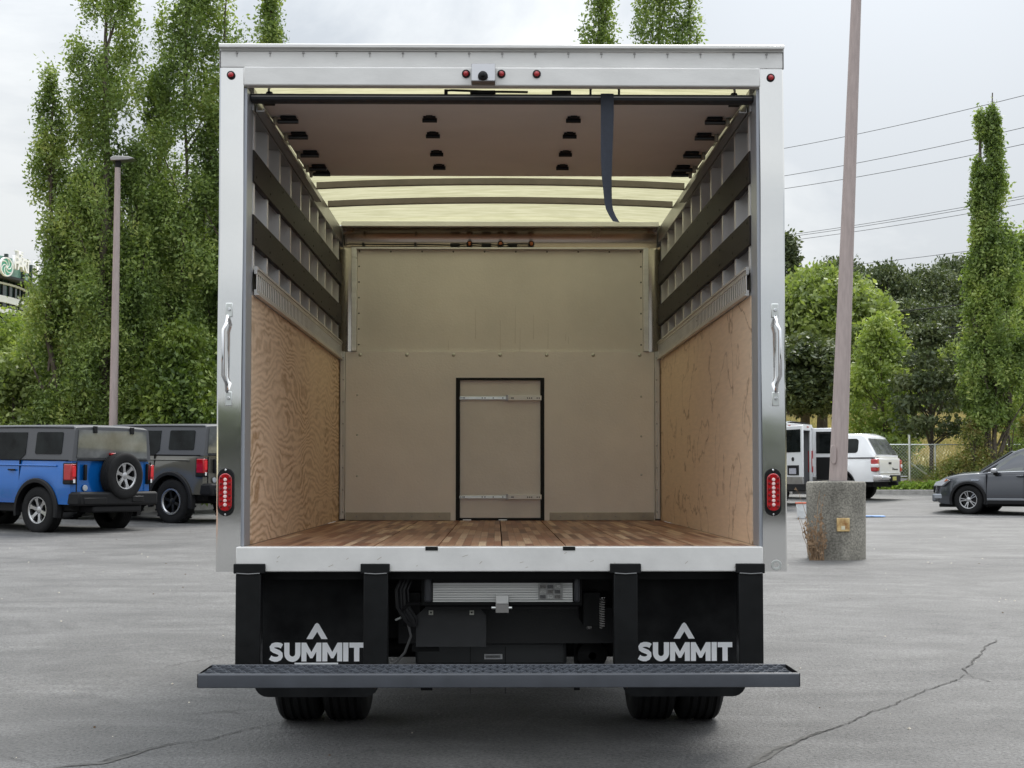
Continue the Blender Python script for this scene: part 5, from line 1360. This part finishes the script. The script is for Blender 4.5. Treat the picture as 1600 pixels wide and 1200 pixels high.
for k in range(72):
    t = 2 * PI * k / 72
    if k % 3 == 0:
        x, y = (RB + .35) * math.cos(t), (RB + .35) * math.sin(t)
        MB().box(x - .12, x + .12, y - .12, y + .12, zat(412), zat(374)).build('screen_fin', mat('fin%d' % k, (.03, .045, .04), .4), BD)
    x, y = (RB + .04) * math.cos(t), (RB + .04) * math.sin(t)
    MB().box(x - .05, x + .05, y - .05, y + .05, zat(640), zat(412)).build('mullion', black_m, BD)
def txt(body, size, ext, m, name, parent, loc, rot):
    cu = bpy.data.curves.new(name, 'FONT'); cu.body = body; cu.size = size; cu.extrude = ext; cu.offset = size * .02; cu.align_x = 'CENTER'
    ob = bpy.data.objects.new(name, cu); COL.objects.link(ob)
    dg = bpy.context.evaluated_depsgraph_get(); me = bpy.data.meshes.new_from_object(ob.evaluated_get(dg)); bpy.data.objects.remove(ob)
    me.materials.clear(); me.materials.append(m)
    o = bpy.data.objects.new(name, me); COL.objects.link(o); o.parent = parent; o.location = loc; o.rotation_euler = rot
    return o
def on_drum(px, r):     # angle on the drum for a picture column, near side
    d = P(px, 400, 1); best = None
    for k in range(900):
        t = R(-90) + k / 900 * R(90); q = Vector((BC.x + r * math.cos(t), 105 + r * math.sin(t)))
        u = abs(q.x / q.y - d.x)
        if best is None or u < best[0]: best = (u, t)
    return best[1]
for chs, xs_, py, sz in (('THE', (26, 29.5, 33), 401, .68), ('PARTN', (25, 31.3, 37.5, 42.8, 47.6), 420, 1.35)):
    for ch, px in zip(chs, xs_):
        t = on_drum(min(px, 45.6), RB + 1.0); r_ = RB + 1.0
        if px > 46: t += .14
        dd = 105 + r_ * math.sin(t)
        txt(ch, sz, .10, sign_w, 'sign_letter', BD, (r_ * math.cos(t), r_ * math.sin(t), zat(py + max(0, px - 25) * .36, 105 + r_ * math.sin(t)) + .0), (PI / 2, 0, t + PI / 2))
t = on_drum(8, RB + .9); r_ = RB + .9
em = empty('round_emblem', (r_ * math.cos(t), r_ * math.sin(t), zat(399)), t + PI / 2, BD)
MB().lathe([(0, -.12), (.62, -.12), (.62, .05), (0, .05)], (0, 0, 0), 'y', 40).build('emblem_disc', sign_g, em)
MB().lathe([(.60, -.18), (.69, -.18), (.69, .0), (.60, .0)], (0, 0, 0), 'y', 40, closed=True).build('emblem_ring', sign_w, em)
for k in range(6):
    a0 = 2 * PI * k / 6
    MB().tube([((.10 + .5 * u) * math.cos(a0 + u * 1.5), -.15, (.10 + .5 * u) * math.sin(a0 + u * 1.5)) for u in fr(0, 1, 8)], [.02, .03, .035, .04, .04, .035, .03, .02], 5).build('swirl', sign_w, em)
MB().lathe([(0, -.19), (.11, -.19), (.11, -.12)], (0, 0, 0), 'y', 16).build('swirl_centre', sign_w, em)
MB().box(-40, -2, 0, 30, 0, zat(412)).build('rear_wing', glass_b, BD)

# ------------------------------------------------------------------ trees
def leaf_mesh(name, centres, dirs, size, m, seed, spread=(.2, .2, .3), per=40, droop=.0, narrow=.5):
    """centres (n,3); every clump gets `per` leaves, each one quad"""
    rg = np.random.default_rng(seed)
    C = np.repeat(np.asarray(centres, float), per, axis=0); n = len(C)
    C = C + rg.normal(size=(n, 3)) * np.asarray(spread)
    d = rg.normal(size=(n, 3)) + np.array([0, 0, -droop]); d /= np.linalg.norm(d, axis=1)[:, None]
    u = np.cross(d, rg.normal(size=(n, 3))); u /= np.linalg.norm(u, axis=1)[:, None]
    L = size * (.4 + 1.25 * rg.random(n) ** 1.2)[:, None]
    v = np.empty((n, 4, 3))
    v[:, 0] = C; v[:, 1] = C + d * L * .5 + u * L * narrow * .5; v[:, 2] = C + d * L; v[:, 3] = C + d * L * .5 - u * L * narrow * .5
    me = bpy.data.meshes.new(name)
    me.vertices.add(n * 4); me.vertices.foreach_set('co', v.reshape(-1).astype('f'))
    me.loops.add(n * 4); me.loops.foreach_set('vertex_index', np.arange(n * 4, dtype='i'))
    me.polygons.add(n); me.polygons.foreach_set('loop_start', np.arange(0, n * 4, 4, dtype='i'))
    me.polygons.foreach_set('loop_total', np.full(n, 4, 'i'))
    me.update(calc_edges=True); me.materials.append(m)
    return me

def columnar(H_, z0, prof, m, seed, leaders, nclump, per, size, gap=-.12, spread=(.16, .16, .26), nscale=.9):
    """a tree of steep ascending limbs: prof [(z, radius)], leaders [(x, y, base z, top z, radius scale)]"""
    rnd = random.Random(seed); cs = []; tk = MB()
    for (lx, ly, lb, lt, rs) in leaders:
        pts = []
        for k in range(9):
            u = k / 8; pts.append((lx * min(1, u * 3 + .1) + .06 * math.sin(k * 2 + seed), ly * min(1, u * 3 + .1), lb + (lt - lb) * u))
        tk.tube(pts, [max(.02, (.16 if lx == 0 else .09) * (1 - .9 * k / 8)) for k in range(9)], 7)
        tries = 0; got = 0; want = int(nclump * (lt - z0) * rs / sum((l[3] - z0) * l[4] for l in leaders))
        while got < want and tries < want * 12:
            tries += 1
            z = rnd.uniform(z0, lt); u = (z - z0) / (lt - z0)
            rm_ = interp(u, prof) * rs
            a = rnd.uniform(0, 2 * PI); r = rm_ * math.sqrt(rnd.uniform(.02, 1)) 
            lump = mnoise.noise(Vector((math.cos(a) * 1.1 + seed, math.sin(a) * 1.1, z * nscale)))
            lim = rm_ * (1 + .55 * lump)
            if r > lim: continue
            x, y = lx + r * math.cos(a), ly + r * math.sin(a)
            if mnoise.noise(Vector((x * 1.5 + seed * 3, y * 1.5, z * .8))) < gap - .16 * (1 - u): continue
            cs.append((x, y, z)); got += 1
        # fine limbs out to some clumps
        for c in rnd.sample(cs[-got:], min(26, got)):
            zb = max(lb, c[2] - rnd.uniform(.8, 1.8)); tk.tube([(lx, ly, zb), ((lx + c[0]) / 2 * 1.0, (ly + c[1]) / 2, (zb + c[2]) / 2), c], [.035, .025, .008], 4, caps=False)
    return leaf_mesh('crown', cs, None, size, m, seed, spread, per, .3), tk

def place_tree(name, base, crown_me, trunk_mb, label, group, scale=1, rz=0):
    T = empty(name, base, rz); tag(T, label, 'tree', group)
    link('crown', crown_me, T)
    if trunk_mb is not None:
        if isinstance(trunk_mb, MB):
            trunk_mb = trunk_mb.mesh('trunk', bark); smooth(trunk_mb)
        link('trunk', trunk_mb, T)
    if scale != 1: T.scale = (scale,) * 3 if not isinstance(scale, tuple) else scale
    return T

def gbase(x, y):
    """ground height under a tree"""
    if y > KY + .1: return hz(x, y)
    return G(x, y) + .12
LG = 'tall columnar trees behind the SUVs'
# A: far left columnar tree with a shorter side leader
def colprof(): return [(0, .75), (.06, 1.0), (.35, 1.0), (.6, .72), (.85, .62), (.97, .35), (1, .05)]
ya = 33.0; xa = P(160, 600, ya).x; za = gbase(xa, ya)
cm, tk = columnar(13, .5, colprof(), L_poplar, 11, [(0, 0, 0, 13.3, 1.22), (-1.25, 0, .3, P(100, 112, ya).z - za, .62), (-.45, .5, .3, 7.8, 1.25), (.7, .3, .3, 8.2, .8)], 1900, 80, .086, gap=-.11, nscale=1.2, spread=(.10, .10, .19))
place_tree('columnar_tree', (xa, ya, za), cm, tk, 'leftmost tall columnar tree with a shorter side leader, its top cut by the frame', LG)
yb = 34.0; xb = P(292, 600, yb).x; zb_ = gbase(xb, yb)
cm, tk = columnar(13, .5, colprof(), L_poplar, 23, [(-.1, 0, 0, 12.9, 1.32), (.85, .1, .3, 13.4, .8), (-.75, .3, .3, P(235, 110, yb).z - zb_, .75), (1.9, .2, .3, P(400, 12, yb).z - zb_ + .6, .55), (.3, .5, .3, 8, 1.2)], 2300, 80, .086, gap=-.11, nscale=1.2, spread=(.10, .10, .19))
place_tree('columnar_tree', (xb, yb, zb_), cm, tk, 'broad columnar tree directly left of the truck, rising past its roof corner', LG)
yc_ = 35.5; xc = P(1012, 60, 50).x; zc_ = gbase(xc, yc_)
cm, tk = columnar(13, .5, colprof(), L_poplar, 31, [(.25, 0, 0, 13.5, 1.15), (-1.15, 0, .3, 13.1, .62), (.98, .1, .3, 12.8, .62)], 1300, 64, .082, gap=-.10, spread=(.09, .09, .17))
place_tree('columnar_tree', (xc, 50, hz(xc, 50) - .2), cm, tk, 'columnar tree whose top shows above the truck roof', None, scale=(1.5, 1.5, 1.44))
# right columnar trees
yd = 47.2; xd = P(1553, 600, yd).x; zd = gbase(xd, yd)
hd = P(1556, 145, yd).z - zd
prof2 = [(0, .72), (.12, .98), (.3, .92), (.5, .66), (.66, .42), (.80, .24), (.92, .12), (1, .02)]
cm, tk = columnar(hd, 2.25, prof2, L_poplar, 47, [(.08, 0, 0, hd, 1.2), (-.34, 0, .3, hd * .95, .8), (.55, .1, .3, hd * .55, .7)], 1500, 60, .11, gap=-.08, nscale=1.5, spread=(.08, .08, .18))
place_tree('columnar_tree', (xd, yd, zd), cm, tk, 'slender columnar tree with a forked tip at the right edge', None)
ye = 52.0; xe = P(1604, 600, ye).x; ze = gbase(xe, ye); he = P(1594, 372, ye).z - ze
cm, tk = columnar(he, .8, prof2, L_poplar, 53, [(0, 0, 0, he, .9)], 320, 55, .14, gap=-.2)
place_tree('columnar_tree', (xe, ye, ze), cm, tk, 'shorter columnar tree behind the fork-tipped one at the frame edge', None)

def blob_tree(seed, Hh, z0, W, m, nclump, per, size, spread, prof=None, gap=-.15, nscale=.5, trunk_r=.18, limbs=14, layered=False, droop=.2):
    rnd = random.Random(seed); cs = []; tries = 0
    prof = prof or [(0, .45), (.15, .85), (.4, 1), (.7, .85), (.9, .5), (1, .08)]
    while len(cs) < nclump and tries < nclump * 20:
        tries += 1
        u = rnd.random(); z = z0 + (Hh - z0) * u
        if layered and (math.sin(z * 2 * PI / layered + seed) < -.2): continue
        rm_ = interp(u, prof) * W / 2; a = rnd.uniform(0, 2 * PI); r = rm_ * rnd.uniform(.15, 1) ** .5
        lump = mnoise.noise(Vector((math.cos(a) * 1.3 + seed * 1.7, math.sin(a) * 1.3, z * nscale)))
        if r > rm_ * (1 + .6 * lump): continue
        x, y = r * math.cos(a), r * math.sin(a)
        if mnoise.noise(Vector((x * nscale * 1.6 + seed * 3, y * nscale * 1.6, z * nscale * 1.6))) < gap: continue
        cs.append((x, y, z))
    tk = MB(); tp = [(0, 0, -.1), (.04 * Hh * .2, 0, Hh * .3), (-.02 * Hh * .2, 0, Hh * .6), (0, 0, Hh * .93)]
    tk.tube(tp, [trunk_r, trunk_r * .75, trunk_r * .45, .02], 8)
    for c in rnd.sample(cs, min(limbs, len(cs))):
        zb = max(z0 * .8, min(c[2] - .1, c[2] * rnd.uniform(.5, .9))); tk.tube([(0, 0, zb), (c[0] * .5, c[1] * .5, (zb + c[2]) / 2 + .1), c], [trunk_r * .4, trunk_r * .25, .01], 5, caps=False)
    return leaf_mesh('crown', cs, None, size, m, seed, spread, per, droop), tk

# conifer between the columnar tree and the truck
y = 32.2; x = P(285, 600, y).x; z = gbase(x, y)
cm, tk = blob_tree(61, P(290, 505, y).z - z, .2, 2.6, L_cedar, 420, 70, .12, (.14, .14, .12), prof=[(0, 1), (.3, .95), (.6, .7), (.85, .35), (1, .03)], gap=-.3, droop=.8)
place_tree('cedar_tree', (x, y, z), cm, tk, 'bright green feathery cedar between the lamp post and the truck', None)
# light shrubs and trees at far left
for i, (px, top, Y, W, mm, lb) in enumerate(((15, 497, 37, 2.6, L_lime, 'yellow green bushy tree at the left edge below the office sign'), (66, 470, 39, 2.4, L_light, 'pale green loose tree between the office block and the columnar tree'), (95, 545, 34.5, 2.2, L_light, 'low pale shrub in front of the leftmost columnar tree'), (22, 570, 33.5, 2.8, L_light, 'greyish green shrub right behind the blue SUV'), (-50, 480, 37, 3, L_lime, 'yellow green tree just outside the left edge'))):
    x = P(px, 600, Y).x; z = gbase(x, Y); Ht = P(px, top, Y).z - z
    cm, tk = blob_tree(70 + i, Ht, .15, W, mm, 300, 60, .12, (.17, .17, .17), prof=[(0, .9), (.4, 1), (.7, .75), (.9, .4), (1, .05)], gap=-.25, trunk_r=.07, nscale=.9)
    place_tree('bushy_tree', (x, Y, z), cm, tk, lb, 'light green trees at the left')
# dense backdrop far left behind the columnar trees
cm, tk = blob_tree(81, 11, .5, 9, L_dark, 420, 60, .30, (.45, .45, .4), gap=-.3, nscale=.4, trunk_r=.3)
tkm = tk.mesh('trunk', bark)
for (px, Y, s_, lb) in ((235, 52, .85, 'dark rounded tree behind the leftmost columnar tree'), (345, 54, .9, 'dark rounded tree behind the cedar'), (100, 60, .65, 'dark tree low behind the pale left trees'), (600, 75, .8, None), (900, 80, .8, None)):
    x = P(px, 600, Y).x
    place_tree('dark_tree', (x, Y, hz(x, Y) - .2), cm, tkm, lb or ('dark rounded tree hidden behind the truck, %s one' % ('left' if px < 700 else 'right')), 'dark rounded trees', s_, px)

# right background
y = 66; x = P(1300, 600, y).x; z = gbase(x, y)
cm, tk = blob_tree(91, P(1300, 432, y).z - z, 2.4, 7.6, L_light, 1000, 64, .24, (.33, .33, .24), prof=[(0, .75), (.2, .95), (.45, 1), (.7, .85), (.9, .5), (1, .1)], gap=-.16, nscale=.55, trunk_r=.28, limbs=30)
place_tree('willow_tree', (x - .5, y, z), cm, tk, 'large rounded pale green tree behind the van and pole', None)
cm, tk = blob_tree(92, P(1270, 470, 62).z - hz(14, 62), 2.4, 4.6, L_dark, 420, 60, .22, (.3, .3, .22), gap=-.1, nscale=.6, trunk_r=.26, limbs=30)
xx = P(1256, 600, 60).x
place_tree('dark_tree', (xx, 60, hz(xx, 60)), cm, tk, 'dark leaved tree with a thick leaning trunk just right of the truck', 'dark rounded trees', (1, 1, .72))
y = 92; x = P(1238, 600, y).x; z = hz(x, y)
cm, tk = blob_tree(93, P(1238, 380, y).z - z, 1, 3.4, L_dark, 260, 55, .24, (.22, .22, .4), prof=[(0, 1), (.6, .8), (.85, .5), (1, .1)], gap=-.1, nscale=.8)
place_tree('pointed_tree', (x - .2, y, z), cm, tk, 'thin pointed tree top rising beside the truck above the pale tree', None)
ok = []
for sd in (101, 102):
    cm, tk = blob_tree(sd, 15, 2.5, 13, L_dark, 620, 60, .38, (.55, .55, .4), prof=[(0, .5), (.25, .8), (.5, 1), (.75, .95), (.92, .6), (1, .15)], gap=-.06, nscale=.36, trunk_r=.4, limbs=46)
    tm_ = tk.mesh('trunk', bark); ok.append((cm, tm_))
OG = 'dark oaks on the hill'
for i, (px, top, Y, wd_, lb) in enumerate(((1312, 408, 112, .62, 'dark oak whose crown is split by the pole'), (1383, 418, 108, .58, 'thin crowned dark oak between the pole and the young tree'), (1398, 436, 124, .7, 'dark oak standing behind the thin crowned one'), (1452, 424, 110, .72, 'broad dark oak in the middle of the hill row'), (1492, 408, 114, .62, 'tallest dark oak beside the columnar tree'), (1545, 418, 122, .75, 'dark oak behind the fork-tipped columnar tree'), (1608, 430, 118, .8, 'dark oak at the far right edge'), (1340, 470, 104, .5, 'low dark oak beside the pole'), (1420, 470, 102, .55, 'low dark oak above the young lime tree'), (1480, 480, 101, .55, 'low dark oak above the spindly tree'), (1250, 460, 125, .8, 'dark oak mostly hidden behind the pale tree'), (1180, 450, 125, .8, 'dark oak hidden by the truck corner'))):
    x = P(px, 600, Y).x; z = hz(x, Y); Ht = (P(px, top, Y).z - z) / 15
    cm, tm_ = ok[i % 2]
    place_tree('oak_tree', (x, Y, z - .2), cm, tm_, lb, OG, (wd_ * .95, wd_ * .95, Ht), i * 1.3)
for i, px in enumerate(range(-60, 1180, 155)):
    x = P(px, 600, 122).x
    place_tree('oak_tree', (x, 122, hz(x, 122) - .2), *ok[i % 2], '%s dark oak from the left in the far hill row behind the truck' % ('first', 'second', 'third', 'fourth', 'fifth', 'sixth', 'seventh', 'eighth')[i], 'far hill trees behind the truck', (.9, .9, .5 if px < 300 else .62), i * 2.1)
# young lime tree and the spindly one
y = 52; x = P(1378, 600, y).x; z = hz(x, y)
cm, tk = blob_tree(111, P(1398, 484, y).z - z, .8, 3.0, L_lime, 330, 50, .15, (.20, .20, .13), prof=[(0, .75), (.3, 1), (.55, .8), (.75, .42), (.9, .25), (1, .05)], gap=-.1, nscale=.8, trunk_r=.06, limbs=36)
place_tree('young_tree', (x, y, z), cm, tk, 'young bright green tree to the right of the pole with layered branches', None)
y = 49.3; x = P(1453, 600, y).x; z = hz(x, y)
cm, tk = blob_tree(112, P(1452, 512, y).z - z, 1.45, 2.7, L_dark, 230, 46, .15, (.20, .20, .09), prof=[(0, .9), (.35, 1), (.7, .7), (1, .08)], gap=-.05, nscale=.9, trunk_r=.085, limbs=44, layered=.8)
place_tree('spindly_tree', (x, y, z), cm, tk, 'thin dark green tree with a bare straight trunk by the fence', None)
y = 55; x = P(1316, 600, y).x
cm, tk = blob_tree(113, 1.55, .1, 2.6, L_lime, 120, 46, .14, (.18, .18, .12), gap=-.1, nscale=.9, trunk_r=.04)
place_tree('bushy_tree', (x, 50, hz(x, 50)), cm, tk, 'low lime green bush sprawling behind the van', None)
x = P(1345, 600, 51).x
place_tree('bushy_tree', (x, 51, hz(x, 51)), cm, tk.mesh('trunk', bark), 'low green bush between the pole and the young tree', None, .8, 2)
# pale grey-green bush on the skyline between spindly tree and columnar tree
cm, tk = blob_tree(114, 4.5, .1, 4, L_light, 160, 50, .24, (.3, .3, .25), gap=-.3)
x = P(1490, 600, 96).x
place_tree('bushy_tree', (x, 96, hz(x, 96) + .3), cm, tk, 'pale grey green bush below the oaks beside the wall', None)

# shrubs at the fence and ground cover along the kerb
def shrub(i, px, top, Y, W, m, lb, n=130, sz=.075, name='shrub'):
    x = P(px, 700, Y).x; z = hz(x, Y) if Y > KY else G(x, Y)
    cm, tk = blob_tree(120 + i, P(px, top, Y).z - z, .05, W, m, n, 44, sz, (.11, .11, .10), prof=[(0, .7), (.3, 1), (.7, .8), (1, .15)], gap=-.12, nscale=1.6, trunk_r=.03, limbs=26)
    T = place_tree(name, (x, Y, z), cm, tk, lb, 'shrubs along the fence'); T['category'] = 'shrub'
shrub(0, 1545, 640, 47.6, 1.7, L_red, 'tall rusty tinged shrub below the fork-tipped columnar tree', 110)
shrub(1, 1522, 655, 47.2, 1.1, L_red, 'narrower green and red shrub left of the rusty one')
shrub(2, 1590, 690, 47.4, 1.5, L_lime, 'green shrub at the right edge above the crossover')
shrub(3, 1487, 718, 47.4, 1.5, L_red, 'low olive shrub above the nose of the crossover')
shrub(4, 1507, 712, 48.6, 1.6, L_red, 'olive shrub behind the fence rail')
shrub(5, 1600, 655, 49.5, 1.2, L_red, 'reddish shrub near the right edge')
shrub(6, 1436, 735, 49.4, 1.4, L_light, 'dusty green weeds behind the fence left of the spindly tree')
gc = []; rnd = random.Random(77)
x0, x1 = P(1370, 760, 47).x, P(1700, 760, 47).x
for i in range(900):
    x = rnd.uniform(x0 - 5, x1); y = KY + .25 + abs(rnd.gauss(0, .55)); hmax = .34 * (.6 + .8 * mnoise.noise(Vector((x * .9, y, 3))))
    gc.append((x, y, hz(x, y) + rnd.uniform(.02, max(.06, hmax))))
o = link('ground_cover', leaf_mesh('ground_cover', gc, None, .085, L_grd, 5, (.1, .1, .05), 26, 0, .7)); tag(o, 'bright green leafy ground cover along the right kerb', 'ground cover', kind='stuff')
# tall dry grass on the slope
gr = MB(); V, F = [], []
rg = np.random.default_rng(8); n = 60000
gx = rg.uniform(6, 34, n); gy = KY + .4 + rg.uniform(0, 1, n) ** 1.6 * 50
vv = np.empty((n, 3, 3)); hh_ = rg.uniform(.10, .38, n) * (1 + (gy - KY) * .006)
zz = np.array([hz(a_, b_) for a_, b_ in zip(gx, gy)])
wdt = .012 + (gy - KY) * .0012
an = rg.uniform(-.6, .6, n)
vv[:, 0] = np.stack([gx - wdt, gy, zz - .02], 1); vv[:, 1] = np.stack([gx + wdt, gy, zz - .02], 1); vv[:, 2] = np.stack([gx + an * hh_, gy + rg.uniform(-.1, .1, n), zz + hh_], 1)
me = bpy.data.meshes.new('dry_grass'); me.vertices.add(n * 3); me.vertices.foreach_set('co', vv.reshape(-1).astype('f'))
me.loops.add(n * 3); me.loops.foreach_set('vertex_index', np.arange(n * 3, dtype='i')); me.polygons.add(n)
me.polygons.foreach_set('loop_start', np.arange(0, n * 3, 3, dtype='i')); me.polygons.foreach_set('loop_total', np.full(n, 3, 'i')); me.update(calc_edges=True)
me.materials.append(leafmat('dry_grass_blade', [(.10, .13, .04), (.26, .23, .10), (.42, .34, .18), (.50, .41, .25)], .2))
tag(link('dry_grass', me), 'tall straw coloured grass over the slope behind the fence', 'grass', kind='stuff')
# low mulch plants at the left kerb
gc = []
for i in range(260):
    t, d = rnd.uniform(-14, 16), .5 + abs(rnd.gauss(0, 1.4)); q = lk(t, d); gc.append((q[0], q[1], G(*q) + .2 + rnd.uniform(0, .35)))
o = link('ground_cover', leaf_mesh('ground_cover', gc, None, .08, L_grd, 6, (.14, .14, .08), 24)); tag(o, 'low green plants along the left kerb behind the SUVs', 'ground cover', kind='stuff')
# trees on the near side of the lot, behind the camera, which the polished posts mirror
ORD = ('first', 'second', 'third', 'fourth', 'fifth', 'sixth', 'seventh', 'eighth', 'ninth', 'tenth', 'eleventh', 'twelfth', 'thirteenth', 'fourteenth')
for rw, yy in enumerate((-37, -42)):
    for i in range(14):
        x = -33 + i * 5 + rw * 2.4
        place_tree('oak_tree', (x, yy, -.25), *ok[(i + rw) % 2], '%s low dark tree from the left in the %s row behind the viewer' % (ORD[i], ('nearer', 'farther')[rw]), 'low trees behind the viewer', (.62, .62, .225 + rw * .05), i * 1.7)
for i, (x, yy) in enumerate(((62, 22), (66, 33), (60, 42), (72, 12), (58, 50))):
    place_tree('oak_tree', (x, yy, G(x, yy)), *ok[i % 2], '%s dark tree on the right side of the lot, outside the picture' % ('second', 'third', 'fourth', 'nearest', 'farthest')[i], 'trees at the right side of the lot', (.8, .8, .55), i)
